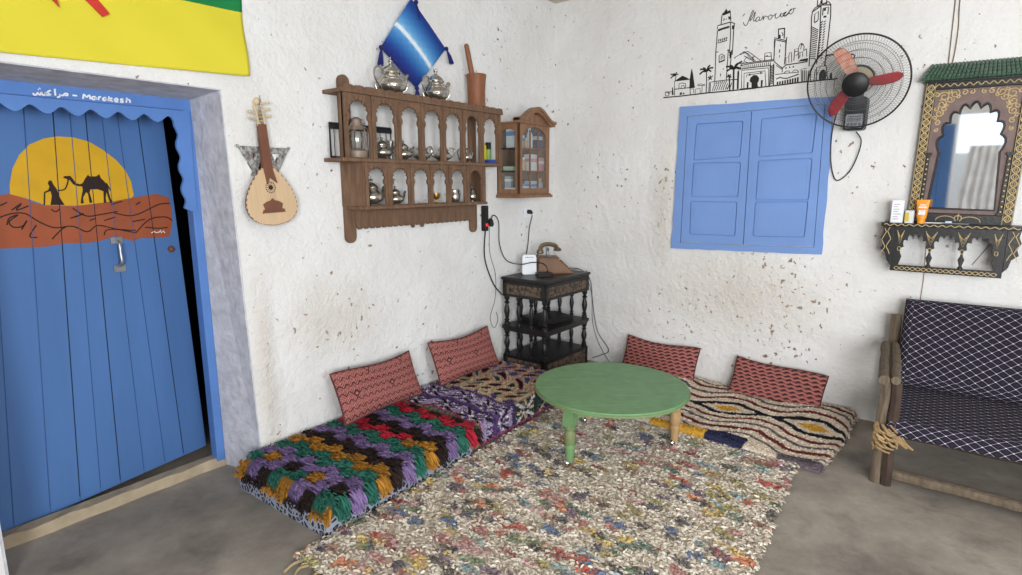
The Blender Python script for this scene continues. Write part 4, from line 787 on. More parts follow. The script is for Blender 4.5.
head = [(cx+wv*math.cos(PI*k/24), 1.82+.095*math.sin(PI*k/24)**.8*(1 if 0 < k < 24 else 0)) for k in range(25)]
fd = MB().plate([(CX0, 1.428), (CX1, 1.428), (CX1, 1.935), (cx+.12, 1.985), (cx+.05, 2.005), (cx, 2.01), (cx-.05, 2.005), (cx-.12, 1.985), (CX0, 1.935)], -CD, -CD+.016, [lo+head])
dr = ch(fd, 'door', WD, cb, bevel=.003)
mu = MB()
for f_ in (1/3, 2/3):
    x = CX0+.045+(2*wv)*f_; mu.box((x-.004, -CD+.002, 1.468), (x+.004, -CD+.012, 1.895))
for z in (1.594, 1.759): mu.box((CX0+.045, -CD+.002, z-.004), (CX1-.045, -CD+.012, z+.004))
ch(mu, 'glazing_bars', WD, dr)
ch(MB().plate(lo+head, -CD+.006, -CD+.009), 'pane', M['glass'], dr)
ch(MB().sphere((CX0+.022, -CD-.008, 1.69), .008, 8, 6), 'knob', M['brass'], dr, smooth=True)
crn = []
for k in range(41):
    t = k/40; x = CX0-.035+(CX1-CX0+.07)*t
    z = 1.945+.088*(.5-.5*math.cos(2*PI*min(1, max(0, (t-.08)/.84))))**.8
    crn.append((x, z))
cr = MB().plate([(x, z-.012) for x, z in crn]+[(x, z+.022) for x, z in crn[::-1]], -CD-.03, -CD+.03)
cr.plate([(x, z+.006) for x, z in crn]+[(x, z+.028) for x, z in crn[::-1]], -CD-.042, -CD+.02)
ch(cr, 'arched_crown', WD, cb, bevel=.002)
# left glazed side: a frame in the yz plane
def side_tr(q): return (CX0+(q[1]), -CD+.0+q[0], q[2])
hl = [(.035, 1.462), (.165, 1.462)]+[(.10+.065*math.cos(PI*k/16), 1.86+.038*math.sin(PI*k/16)) for k in range(17)]
sd = MB().plate([(.0, 1.428), (.203, 1.428), (.203, 1.935), (.0, 1.935)], -.0, .014, [hl], tr=side_tr); so = ch(sd, 'side_frame', WD, cb, bevel=.002)
ch(MB().plate(hl, .005, .008, tr=side_tr), 'pane', M['glass'], so)
mu = MB()
for z in (1.594, 1.759): mu.box((CX0+.001, -CD+.035, z-.004), (CX0+.012, -CD+.165, z+.004))
ch(mu, 'glazing_bars', M['ink2'], so)
# what stands in it
cm = {k: mat('packaging_'+k, v, .5, 0, .12, 40) for k, v in dict(white=(222, 224, 226), blue=(92, 136, 190), pale=(190, 204, 220), pink=(206, 152, 160), green=(176, 196, 160), tan=(196, 160, 128), navy=(70, 86, 130), grey=(160, 164, 170)).items()}
def cbox(x, y, z, w, d, h, c, label, rz=0, strip=None):
    o = thing('medicine_box', label, 'box', (x, y, z), rz, 'packages in the glazed cabinet')
    MB().box((-w/2, -d/2, 0), (w/2, d/2, h)).build('carton', cm[c], o, bevel=.002)
    MB().box((-w/2-.0005, -d/2-.0006, h*.55), (w/2+.0005, d/2+.0006, h*.75)).build('printed_band', cm[strip or 'blue'], o)
def cbot(x, y, z, r, h, c, label, cap='white'):
    o = thing('bottle', label, 'bottle', (x, y, z), 0, 'bottles in the glazed cabinet')
    MB().lathe([(r*.9, 0), (r, .004), (r, h*.62), (r*.85, h*.70), (r*.42, h*.78), (r*.42, h*.84)], 16).build('flask', cm[c], o, smooth=True)
    MB().lathe([(r*.5, h*.83), (r*.5, h), (.001, h)], 14).build('cap', cm[cap], o, smooth=True)
z1, z2, z3 = 1.428, 1.597, 1.762
cbot(-.565, -.14, z3, .024, .165, 'white', 'tall white bottle in the middle of the cabinet top shelf')
cbox(-.665, -.12, z3, .07, .05, .10, 'pale', 'pale carton with blue band on the cabinet top shelf', .1)
cbot(-.655, -.172, z3, .016, .075, 'tan', 'short tan bottle in front of the pale carton on the top shelf')
cbox(-.43, -.12, z3, .065, .05, .135, 'navy', 'dark blue carton at the right of the cabinet top shelf', -.1, 'white')
cbox(-.74, -.10, z3, .04, .07, .16, 'white', 'white carton seen through the cabinet left pane, top shelf', 0, 'blue')
cbot(-.745, -.165, z3, .016, .12, 'blue', 'blue bottle behind the left pane on the top shelf')
cbot(-.66, -.15, z2, .022, .10, 'tan', 'tan bottle at the left of the cabinet middle shelf')
cbox(-.55, -.14, z2, .10, .06, .125, 'white', 'wide white carton on the cabinet middle shelf', .06, 'pink')
cbox(-.43, -.14, z2, .07, .05, .105, 'pink', 'pink carton at the right of the cabinet middle shelf', -.05, 'white')
cbox(-.745, -.09, z2, .05, .09, .035, 'green', 'flat green carton behind the left pane, middle shelf', 0, 'white')
cbot(-.75, -.165, z2, .017, .10, 'white', 'small white bottle behind the left pane on the middle shelf')
cbox(-.645, -.14, z1, .08, .06, .075, 'blue', 'blue carton at the left of the cabinet bottom shelf', 0, 'white')
cbox(-.545, -.14, z1, .09, .06, .095, 'pale', 'pale blue carton in the middle of the cabinet bottom shelf', .1)
cbot(-.435, -.15, z1, .025, .115, 'grey', 'grey flask at the right of the cabinet bottom shelf', 'tan')
cbox(-.745, -.11, z1, .05, .11, .045, 'white', 'low white carton behind the left pane, bottom shelf', 0, 'pale')
cbox(-.742, -.075, z1+.045, .04, .05, .085, 'grey', 'upright grey carton stacked on the low white carton', .2, 'white')

# ---- power strip, socket, cables
ps = thing('power_strip', 'black power strip with a red switch hung below the carved shelf', 'power strip', (-.962, 0, 1.16))
MB().box((-.024, -.036, 0), (.024, -.002, .185)).build('housing', M['plastic'], ps, bevel=.005)
MB().box((-.010, -.040, .036), (.012, -.035, .054)).build('switch', M['redled'], ps, bevel=.001, label='glowing red switch')
sk_ = MB()
for z in (.095, .145): sk_.lathe([(.017, -.0005), (.017, .001), (.014, -.002), (.001, -.002)], 16, (0, -.036, z), axis='y')
sk_.build('outlets', M['rubber'], ps)
pg = thing('plug', 'black plug pushed into the side of the power strip', 'plug', (-.935, -.02, 1.20))
MB().plate([(0, 0), (.028, -.012), (.044, .005), (.034, .034), (.018, .052), (0, .03)], -.03, -.004).build('plug_body', M['rubber'], pg, bevel=.003)
so = thing('wall_socket', 'white wall socket below the glazed cabinet', 'socket', (-.40, 0, 1.272))
MB().box((-.035, -.010, -.04), (.035, 0, .04)).build('face_plate', M['wplastic'], so, bevel=.004)
so2 = MB().lathe([(.016, -.012), (.018, .0), (.016, .022), (.010, .034)], 12, (-.395, -.012, 1.278), axis='y'); so2.tube([(-.393, -.03, 1.282), (-.385, -.045, 1.262)], .011, 8)
o = so2.build('plug', M['rubber'], smooth=True); tag(o, 'black plug in the white wall socket', 'plug')
def cable(label, pts, r=.0035, name='cable', mt=None, k=8):
    o = MB().tube(catmull(pts, k), r, 6).build(name, mt or M['rubber'], smooth=True); return tag(o, label, 'cable' if name == 'cable' else 'wire', 'cables by the black stand' if 'stand' in label else None)
# ================================================================== CORNER STAND AND WHAT IS ON IT
c_, s_n = math.cos(math.radians(-2)), math.sin(math.radians(-2))
ns_ = thing('corner_stand', 'black carved wooden stand with turned spindles in the corner of the room', 'stand', (-.80, -.45, 0), math.radians(-2))
A, B = .60, .40
BL = M['black']
k = MB(); k.box((-.012, -.012, .778), (A+.012, B+.012, .800)); k.box((-.004, -.004, .768), (A+.004, B+.004, .778)); k.build('top_board', BL, ns_, bevel=.004)
def carved_box(z0, z1, name):
    k = MB()
    k.box((0, 0, z0), (A, B, z1))
    for x in (0, A-.03): k.box((x, -.006, z0), (x+.03, .02, z1))
    for y in (0, B-.03): k.box((-.006, y, z0), (.02, y+.03, z1))
    k.box((0, -.006, z1-.018), (A, .01, z1)); k.box((0, -.006, z0), (A, .01, z0+.018)); k.box((-.006, 0, z1-.018), (.01, B, z1)); k.box((-.006, 0, z0), (.01, B, z0+.018))
    o = k.build(name, BL, ns_, bevel=.002)
    q = MB(); q.box((.036, -.004, z0+.022), (A-.036, .002, z1-.022)); q.box((-.004, .036, z0+.022), (.002, B-.036, z1-.022))
    # raised running scroll on the carved faces
    zc = (z0+z1)/2; hh = (z1-z0)/2-.026
    for f_ in range(7):
        cx = .075+f_*.075
        q.tube([(cx+hh*.8*math.cos(a)*(1-.04*i), -.005, zc+hh*.9*math.sin(a)*(1-.04*i)) for i, a in enumerate(np.linspace(0, 3.2*PI, 22))], .0035, 5)
    for f_ in range(4):
        cy = .075+f_*.083
        q.tube([(-.005, cy+hh*.8*math.cos(a)*(1-.04*i), zc+hh*.9*math.sin(a)*(1-.04*i)) for i, a in enumerate(np.linspace(0, 3.2*PI, 22))], .0035, 5)
    q.build('carved_panel', M['carv'], o, label='brown scroll carving')
carved_box(.650, .768, 'drawer_box'); carved_box(.035, .185, 'base_box')
k = MB(); k.box((-.008, -.008, .392), (A+.008, B+.008, .420)); k.box((.0, .0, .376), (A, .018, .394)); k.box((0, .0, .376), (.018, B, .394)); k.build('middle_shelf', BL, ns_, bevel=.003)
def spindle(x, y, z0, z1, r=.017):
    H = z1-z0
    pr_ = [(r, 0), (r, .10), (r*.55, .13), (r*1.05, .17), (r*.55, .21), (r*.8, .32), (r*1.1, .48), (r*.8, .62), (r*.55, .72), (r*1.05, .77), (r*.55, .82), (r*.7, .86), (r, .9), (r, 1)]
    MB().lathe([(a, z*H) for a, z in pr_], 12, (x, y, z0)).build('spindle', BL, ns_, smooth=True)
for z0, z1 in ((.185, .376), (.420, .650)):
    for x, y in ((.02, .02), (A-.02, .02), (.02, B-.02), (A-.02, B-.02)): spindle(x, y, z0, z1, .021)
    for y in (B*.36, B*.66): spindle(.02, y, z0, z1); spindle(A-.02, y, z0, z1)
    for x in (A*.33, A*.66): spindle(x, B-.02, z0, z1)
for x, y in ((.03, .03), (A-.03, .03), (.03, B-.03), (A-.03, B-.03)):
    MB().lathe([(.016, 0), (.026, .012), (.022, .036)], 12, (x, y, 0)).build('foot', BL, ns_, smooth=True)
dv = MB().box((-.17, -.12, 0), (.17, .12, .040)); dv.box((-.12, -.122, .012), (.12, -.119, .026))
o = dv.build('media_box', M['plastic'], None, (-.47, -.25, .420), (0, 0, math.radians(-20)), bevel=.005); tag(o, 'flat black box lying on the middle shelf of the black stand', 'media box')
rt = thing('router', 'white upright internet router on top of the black stand', 'router', (-.575, -.145, .800), math.radians(-42))
MB().plate(rrect((-.058, 0), (.058, 0), (.054, .155), (-.054, .155), .02), -.018, .018).build('case', M['wplastic'], rt, bevel=.004)
lb = MB()
for i in range(5): lb.box((-.035+i*.014, -.0192, .132), (-.026+i*.014, -.0178, .138))
lb.build('lights', mat('router_blue_print', (70, 120, 200), .5), rt)
ab = MB().box((-.06, -.04, 0), (.06, .04, .028)).build('power_adapter', M['plastic'], None, (-.60, -.305, .800), (0, 0, math.radians(-35)), bevel=.004); tag(ab, 'small flat black box in front of the white router', 'adapter')
ph = thing('telephone', 'antique wooden desk telephone with metal handset on the black stand', 'telephone', (-.375, -.235, .800), math.radians(-50))
PW = mat('phone_brown_wood', (122, 88, 62), .5, 0, .3, 9)
MB().plate([(-.125, 0), (.145, 0), (.145, .014), (.035, .118), (-.115, .118), (-.125, .02)], -.085, .085).build('base', PW, ph, bevel=.004)
MB().box((-.135, -.095, 0), (.158, .095, .012)).build('plinth', PW, ph, bevel=.004)
MB().plate([(-.125, .118), (.045, .118), (.045, .127), (-.125, .127)], -.09, .09).build('top_plate', PW, ph, bevel=.003)
def dial_tr(q): return (.09+q[0]*.72+(-q[1])*.69, q[2], .066-q[0]*.69+(-q[1])*.72)
dl = MB()
for rr, th in ((.045, .006), (.03, .010)):
    dl.plate([(rr*math.cos(2*PI*i/20), rr*math.sin(2*PI*i/20)) for i in range(20)], -th, 0, tr=dial_tr)
for i in range(10):
    a = 2*PI*i/12; dl.plate([(.037*math.cos(a)+.005*math.cos(2*PI*j/6), .037*math.sin(a)+.005*math.sin(2*PI*j/6)) for j in range(6)], -.008, -.005, tr=dial_tr)
dl.build('dial', M['oudneck'], ph)
cr = MB().lathe([(.03, .127), (.022, .135), (.012, .145), (.012, .175), (.02, .182), (.001, .184)], 14, (-.04, 0, 0))
for y in (-1, 1): cr.tube(catmull([(-.04, y*.012, .175), (-.04, y*.04, .18), (-.04, y*.05, .2)], 4), .006, 7)
cr.build('cradle', M['steel'], ph, smooth=True)
hs = MB().tube(catmull([(-.10, .0, .178), (-.085, 0, .212), (-.04, 0, .226), (.015, 0, .216), (.035, 0, .195)], 5), [.017]*21, 8)
hs.lathe([(.020, 0), (.03, .008), (.026, .03), (.012, .036)], 14, (-.10, 0, .148)); hs.lathe([(.022, 0), (.034, .006), (.028, .02), (.012, .03)], 14, (.04, 0, .170))
hs.build('handset', mat('aged_brass_handset', (120, 104, 84), .45, .5, .4, 20), ph, smooth=True)
MB().tube(catmull([(-.115, -.0, .15), (-.15, -.05, .10), (-.14, -.06, .03), (-.10, -.09, .004)], 6), .004, 6).build('handset_cord', M['rubber'], ph, smooth=True)

cable('thick black cable running down the wall from the power strip to the black stand', [(-.958, -.02, 1.165), (-.965, -.012, 1.02), (-.94, -.010, .90), (-.85, -.010, .74), (-.77, -.03, .65)], .005)
cable('black cable drooping from the power strip plug to the router on the stand', [(-.915, -.02, 1.195), (-.86, -.015, 1.27), (-.80, -.02, 1.22), (-.79, -.02, 1.05), (-.72, -.03, .92), (-.66, -.12, .885), (-.61, -.20, .90), (-.52, -.24, .885), (-.47, -.25, .84), (-.50, -.27, .808)], .004)
cable('thin grey cord looping down the wall beside the black stand', [(-.888, -.008, 1.25), (-.895, -.006, 1.01), (-.825, -.006, .81), (-.836, -.006, .62), (-.895, -.006, .49), (-.85, -.006, .40), (-.80, -.006, .45), (-.82, -.006, .52)], .0022, mt=M['wire'])
cable('black cable hanging from the wall socket to the back of the router', [(-.386, -.045, 1.25), (-.39, -.02, 1.15), (-.41, -.02, 1.02), (-.45, -.03, .92), (-.53, -.09, .90)], .004)
def rp(s, z, d=.008): v = RW(s, d, z); return (v.x, v.y, v.z)
cable('grey cord running down the wall right of the black stand to the floor', [(-.22, -.10, .803), (-.15, -.22, .806), (-.13, -.36, .80), rp(.40, .70, .02), rp(.42, .52), rp(.47, .28), rp(.585, .13), rp(.51, .07), rp(.43, .03)], .0035, mt=M['wire'])
cable('second thinner cord beside the grey one, right of the black stand', [(-.17, -.30, .803), (-.14, -.385, .79), rp(.405, .6), rp(.425, .34), rp(.50, .15), rp(.60, .02)], .0025, mt=M['wire'])

# ================================================================== TEXTILES
def slab(name, x0, x1, y0, y1, h, material, parent, wob=.0, nx=24, ny=16, r=.03, tr=None, colfn=None):
    """a soft slab with rounded edges and an uneven top"""
    V_ = []; F_ = []; K_ = []
    xs = np.linspace(0, 1, nx+1); ys = np.linspace(0, 1, ny+1)
    for lay in (0, 1):
        for v in ys:
            for u in xs:
                x = x0+(x1-x0)*u; y = y0+(y1-y0)*v
                e = min(u*(x1-x0), (1-u)*(x1-x0), v*(y1-y0), (1-v)*(y1-y0))
                k = min(1, e/r); prof = math.sqrt(max(0, 1-(1-k)**2))
                z = (h*(.45+.55*prof)+wob*math.sin(x*7+y*5)*math.cos(y*9-x*3)) if lay else .004
                p = (x, y, z); V_.append(tr(p) if tr else p)
                if colfn: K_.append(colfn(x, y))
    n = (nx+1)*(ny+1)
    for j in range(ny):
        for i in range(nx):
            a = j*(nx+1)+i; q = (a, a+1, a+nx+2, a+nx+1)
            F_.append(tuple(reversed(q))); F_.append(tuple(w+n for w in q))
    rim = [i for i in range(nx+1)]+[j*(nx+1)+nx for j in range(1, ny+1)]+[ny*(nx+1)+i for i in range(nx-1, -1, -1)]+[j*(nx+1) for j in range(ny-1, 0, -1)]
    for a, b2 in zip(rim, rim[1:]+rim[:1]): F_.append((a, b2, b2+n, a+n))
    o = MB().add(V_, F_).build(name, material, parent, smooth=True)
    if colfn: yarn(o, np.array(K_))
    return o
LC_ = lambda *c: np.array([lin(q) for q in c])
ochre, dkbr, purp, teal, redc, blk = LC_((160, 112, 44), (44, 34, 32), (120, 100, 142), (46, 102, 88), (168, 38, 54), (36, 32, 34))
# ---- first mattress
ma = thing('floor_mattress', 'floor mattress in black and white ticking nearest the blue door, under a shaggy striped cover', 'mattress', (0, 0, 0), group='floor mattresses along the left wall')
slab('ticking', -2.95, -1.975, -.738, -.045, .148, M['damask'], ma, .006, 30, 22, .05)
ca = thing('shaggy_cover', 'shaggy cover of ochre, purple, green, black and red zigzag tufts by the door', 'cover', (0, 0, 0))
P, D, Ln, Wd, Cc = [], [], [], [], []
cu_, cv_ = .078, .088
nu, nv = 14, 9
x_l, y_b = -2.99, -.03
def colA(iu, iv):
    off = (iv % 2)*.5; xm = x_l+(iu+off)*cu_+cu_/2
    right = xm > -2.42 + .05*math.sin(iv*1.3); far = xm > -2.26
    c = [ochre, dkbr, purp, teal][iu % 4]
    if right and iu % 4 == 0: c = redc if (far or iv < 6) else ochre
    if iu < 2: c = [ochre, teal, dkbr, purp][(iu+3*iv) % 4]
    return c
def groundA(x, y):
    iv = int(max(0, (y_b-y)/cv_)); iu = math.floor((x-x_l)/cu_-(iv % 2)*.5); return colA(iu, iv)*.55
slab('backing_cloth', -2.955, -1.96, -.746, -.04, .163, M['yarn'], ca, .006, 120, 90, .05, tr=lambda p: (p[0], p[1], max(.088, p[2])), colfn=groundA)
for iv in range(nv):
    for iu in range(-1, nu):
        off = (iv % 2)*.5
        u0 = (iu+off)*cu_
        c = colA(iu, iv)*random.uniform(.88, 1.12)
        for q in range(95):
            fu = random.random(); u = u0+(.06+.88*fu)*cu_; v = iv*cv_+random.random()*.80*cv_
            x = x_l+u
            if x > -1.955+.02*random.random() or x < x_l+.005: continue
            if v < .71:
                drop = 0; y = y_b-v; z = .166
            else: drop = v-.71; y = y_b-.715-.01*random.random(); z = .160-drop*1.0
            ex = x-(-2.955)
            if ex < .06: z -= (.06-ex)*.9; x = max(x, -2.972)
            if z < .095: continue
            dd = np.array([random.gauss(0, .16)+(.5-fu)*.5-(.5 if ex < .05 else 0), -.85+random.gauss(0, .15), .50+random.gauss(0, .18)])
            if drop: dd[2] = -.25; dd[1] = -.75
            P.append((x, y, z)); D.append(dd); Ln.append(random.uniform(.030, .052)); Wd.append(random.uniform(.006, .010))
            Cc.append(c*random.uniform(.82, 1.25))
pile('tufts', np.array(P), np.array(D), Ln, Wd, np.array(Cc), M['yarn'], ca, .42)

# ---- second mattress
mb2 = thing('floor_mattress', 'floor mattress between the shaggy one and the black stand, under a purple and cream rug', 'mattress', (0, 0, 0), group='floor mattresses along the left wall')
slab('ticking', -1.945, -.875, -.70, -.035, .150, M['damask'], mb2, .004, 26, 20, .05)
cb2 = thing('rug_cover', 'purple, lilac and cream rug with star motifs spread over the second mattress', 'cover', (0, 0, 0))
olive, lilac, violet, cream, bk, whi, dgr, pinkd, navyc, orng, cream2 = LC_((112, 112, 84), (150, 134, 164), (80, 60, 104), (186, 166, 138), (34, 30, 38), (198, 192, 192), (40, 58, 54), (146, 66, 84), (70, 74, 106), (176, 98, 72), (158, 138, 118))
def motif(a, b):   # star motif in a unit cell, -1..1
    a, b = abs(a), abs(b); d = a+b; m_ = max(a, b)
    if d < .22: return 2
    if abs(a-b) < .16 and m_ < .85: return 1
    if (a < .12 or b < .12) and m_ < .8 and m_ > .3: return 3
    if .78 < d < .95: return 2 if m_ > .5 else 1
    return 0
def rugB(u, v):
    w_ = .02*math.sin(v*13)+.012*math.sin(v*31+2)
    uu = u+w_
    top = v < .68
    if uu < .055: return olive if random.random() < .7 else navyc
    if uu < .075: return pinkd
    if not top and v > .82: return pinkd if random.random() < .75 else violet
    if uu < .40:
        if .185 < uu < .235 or uu > .375: return violet
        cx = .13 if uu < .21 else .305; hw = .075
        cy = (v % .24)/.12-1 if top else (v-.755)/.085
        if not top: cx = .24; hw = .13; cy = (v-.755)/.095
        k = motif((uu-cx)/hw, cy)
        return (lilac, bk, whi, violet)[k]
    if not top:
        k = motif(((uu-.40) % .24)/.12-1, (v-.755)/.095); return (dgr, whi, bk, cream)[k] if uu < .66 else (bk, cream2, navyc, dgr)[k]
    t = math.sin(v*42+3*math.sin(uu*17))+.7*math.sin(uu*38+v*11)
    if .405 < uu < .45: return cream if t > -.2 else violet
    if t > .95: return bk
    if t > .65: return orng if random.random() < .6 else pinkd
    if t < -1.15: return dgr if uu < .7 else navyc
    if uu > .80 and t < -.45: return lilac if random.random() < .7 else violet
    if uu > .62 and abs(t) < .10: return pinkd
    return cream if random.random() < .75 else cream2
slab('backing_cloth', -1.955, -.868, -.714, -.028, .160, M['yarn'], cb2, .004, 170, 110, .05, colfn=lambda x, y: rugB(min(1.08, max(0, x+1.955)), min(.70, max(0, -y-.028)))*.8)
P, D, Ln, Wd, Cc = [], [], [], [], []
st = .0068
for i in range(int(1.09/st)):
    for j in range(int(.86/st)):
        u = (i+random.random())*st; v = (j+random.random())*st
        x = -1.955+u; y = -.028-v; z = .163
        dd = np.array([random.gauss(0, .35), random.gauss(-.35, .3), .9])
        if v > .68:
            z = .158-(v-.68)*.9; y = -.708-.012*random.random(); dd = np.array([random.gauss(0, .4), -.7, -.25])
        e = min(u, 1.09-u)
        if e < .03: z -= (.03-e)*.8
        if z < .012: continue
        P.append((x, y, z)); D.append(dd); Ln.append(random.uniform(.006, .010)); Wd.append(random.uniform(.007, .010)); Cc.append(rugB(u, v)*random.uniform(.9, 1.3))
pile('tufts', np.array(P), np.array(D), Ln, Wd, np.array(Cc), M['yarn'], cb2, .5)

# ---- zebra rug along the right wall (local: x = along the wall, y = -distance)
zr = thing('floor_mat', 'cream wool mat with wavy maroon and black lines and yellow diamonds along the right wall', 'mat', (0, 0, 0), RZ)
def zh(s, d): return .045+.012*math.sin(s*6+d*4)+(.03*max(0, 1-abs(d-.22)/.3))
def ztr(p): 
    z = p[2]*(zh(p[0], -p[1])/.05) if p[2] > .006 else p[2]
    return (p[0]+(.10*max(0, (-p[1]-.55)) if p[0] < 1 else -.06*max(0, -p[1]-.5)), p[1], z)
zc, zm, zk, zg, zy, zb = LC_((216, 202, 184), (112, 50, 52), (36, 36, 44), (104, 94, 100), (206, 160, 62), (48, 50, 76))
def zebra(s, d):
    r_ = abs(d-.475)+.10*(.5-.5*math.cos(2*PI*(s-1.746)/.51))+.006*math.sin(s*37+d*20)
    up = d < .475
    if r_ < .034: return zy
    if r_ < .075: return zc
    if r_ < .118: return zk
    if r_ < .175: return zc
    if r_ < .207: return zm
    if r_ < .262: return zc
    if r_ < .290: return zg
    if r_ < .345: return zc
    if r_ < .385: return zm
    if r_ < .435: return zc
    if d > .91 and 1.45 < s < 1.80: return zy
    if d > .87 and 1.80 < s < 2.02: return zb
    if d > .90 and s > 2.2: return zg
    if r_ < .455: return zg
    return zc
slab('backing_cloth', .72, 2.42, -.97, -.05, .05, M['yarn'], zr, 0, 220, 120, .03, tr=ztr, colfn=lambda x, y: zebra(x, -y)*.85)
P, D, Ln, Wd, Cc = [], [], [], [], []
st = .0085
for i in range(int(1.72/st)):
    for j in range(int(.94/st)):
        s = .715+(i+random.random())*st; d = .04+(j+random.random())*st
        p = ztr((s, -d, .05)); e = min(s-.715, 2.435-s, .98-d)
        z = p[2] if e > .03 else p[2]*(.35+.65*e/.03)
        P.append((p[0], p[1], max(z, .012))); D.append((random.gauss(.05, .4), random.gauss(-.45, .3), .8)); Ln.append(random.uniform(.009, .015)); Wd.append(random.uniform(.009, .013))
        Cc.append(zebra(s, d)*random.uniform(.95, 1.25))
pile('tufts', np.array(P), np.array(D), Ln, Wd, np.array(Cc), M['yarn'], zr, .5)

# ---- big rag rug
rg = thing('rag_rug', 'large cream shaggy rug of many coloured rags covering the middle of the floor', 'rug', (0, 0, 0))
def rtr(p):
    return (p[0]-.10*max(0, (-p[1]-.75))*min(1, max(0, (p[0]+3.0))), p[1]-.045*max(0, -1-p[0])*min(1, max(0, -p[1]-.9)), p[2])
slab('backing_cloth', -3.10, -.88, -2.22, -.765, .018, mat('rug_ground', (186, 172, 150), .95), rg, 0, 40, 30, .012, tr=rtr)
pal = LC_((206, 194, 177), (214, 204, 189), (196, 183, 166), (220, 212, 200), (182, 169, 153))
acc = LC_((134, 46, 62), (60, 62, 84), (72, 100, 140), (96, 120, 92), (168, 112, 110), (196, 168, 96), (196, 120, 84), (106, 84, 112), (120, 150, 156), (56, 52, 58), (150, 116, 96), (190, 150, 150), (70, 104, 98), (150, 140, 90), (176, 66, 58))
accw = np.array([.9, 1.1, .9, .9, 1.2, .8, .5, .9, .9, .8, .9, 1.1, .7, .8, .4]); accw /= accw.sum()
NC = 780
cx_ = rng.uniform(-3.15, -.85, NC); cy_ = rng.uniform(-2.3, -.72, NC)
ci_ = rng.choice(len(acc), NC, p=accw); ca_ = rng.uniform(.05, .13, NC); cw_ = rng.uniform(.014, .034, NC); an_ = rng.normal(0, .35, NC)
keep = rng.random(NC) < np.clip(.62+.30*(-cx_-2.0), .55, 1.0)
cx_, cy_, ci_, ca_, cw_, an_ = [q[keep] for q in (cx_, cy_, ci_, ca_, cw_, an_)]
NS = 56000
px_ = rng.uniform(-3.11, -.87, NS); py_ = rng.uniform(-2.235, -.755, NS)
colr = pal[rng.integers(0, len(pal), NS)].copy()
for i0 in range(0, NS, 3000):
    dx = px_[i0:i0+3000, None]-cx_[None]; dy = py_[i0:i0+3000, None]-cy_[None]
    a_l = -dy*np.cos(an_)+dx*np.sin(an_); b_l = dx*np.cos(an_)+dy*np.sin(an_)
    dd = (a_l/(ca_*.55))**2+(b_l/cw_)**2+rng.normal(0, .30, dx.shape)
    mi = dd.argmin(1); hit = dd[np.arange(len(mi)), mi] < .80
    colr[i0:i0+3000][hit] = acc[ci_[mi[hit]]]*.85+pal[0]*.15
colr *= rng.uniform(.8, 1.12, (NS, 1))
hz_ = rng.uniform(.014, .026, NS)
Pn = np.array([rtr((x, y, z)) for x, y, z in zip(px_, py_, hz_)])
ang = rng.normal(-PI/2, .9, NS); flip = rng.random(NS) < .25; ang[flip] += PI
Dn = np.stack([np.cos(ang), np.sin(ang), rng.uniform(.05, .5, NS)], 1)
pile('rag_strips', Pn, Dn, rng.uniform(.014, .030, NS), rng.uniform(.006, .012, NS), colr, M['yarn'], rg, .38)
fg = MB()
for k in range(26):
    y = -.80-k*.055; x = -3.10
    q = rtr((x, y, .01)); ln_ = random.uniform(.06, .13)
    fg.tube(catmull([q, (q[0]-ln_*.5, q[1]+random.uniform(-.02, .02), .012), (q[0]-ln_, q[1]+random.uniform(-.03, .03), .006)], 4), .0055, 6)
fg.build('fringe', mat('tan_fringe', (168, 148, 110), .9), rg, smooth=True)

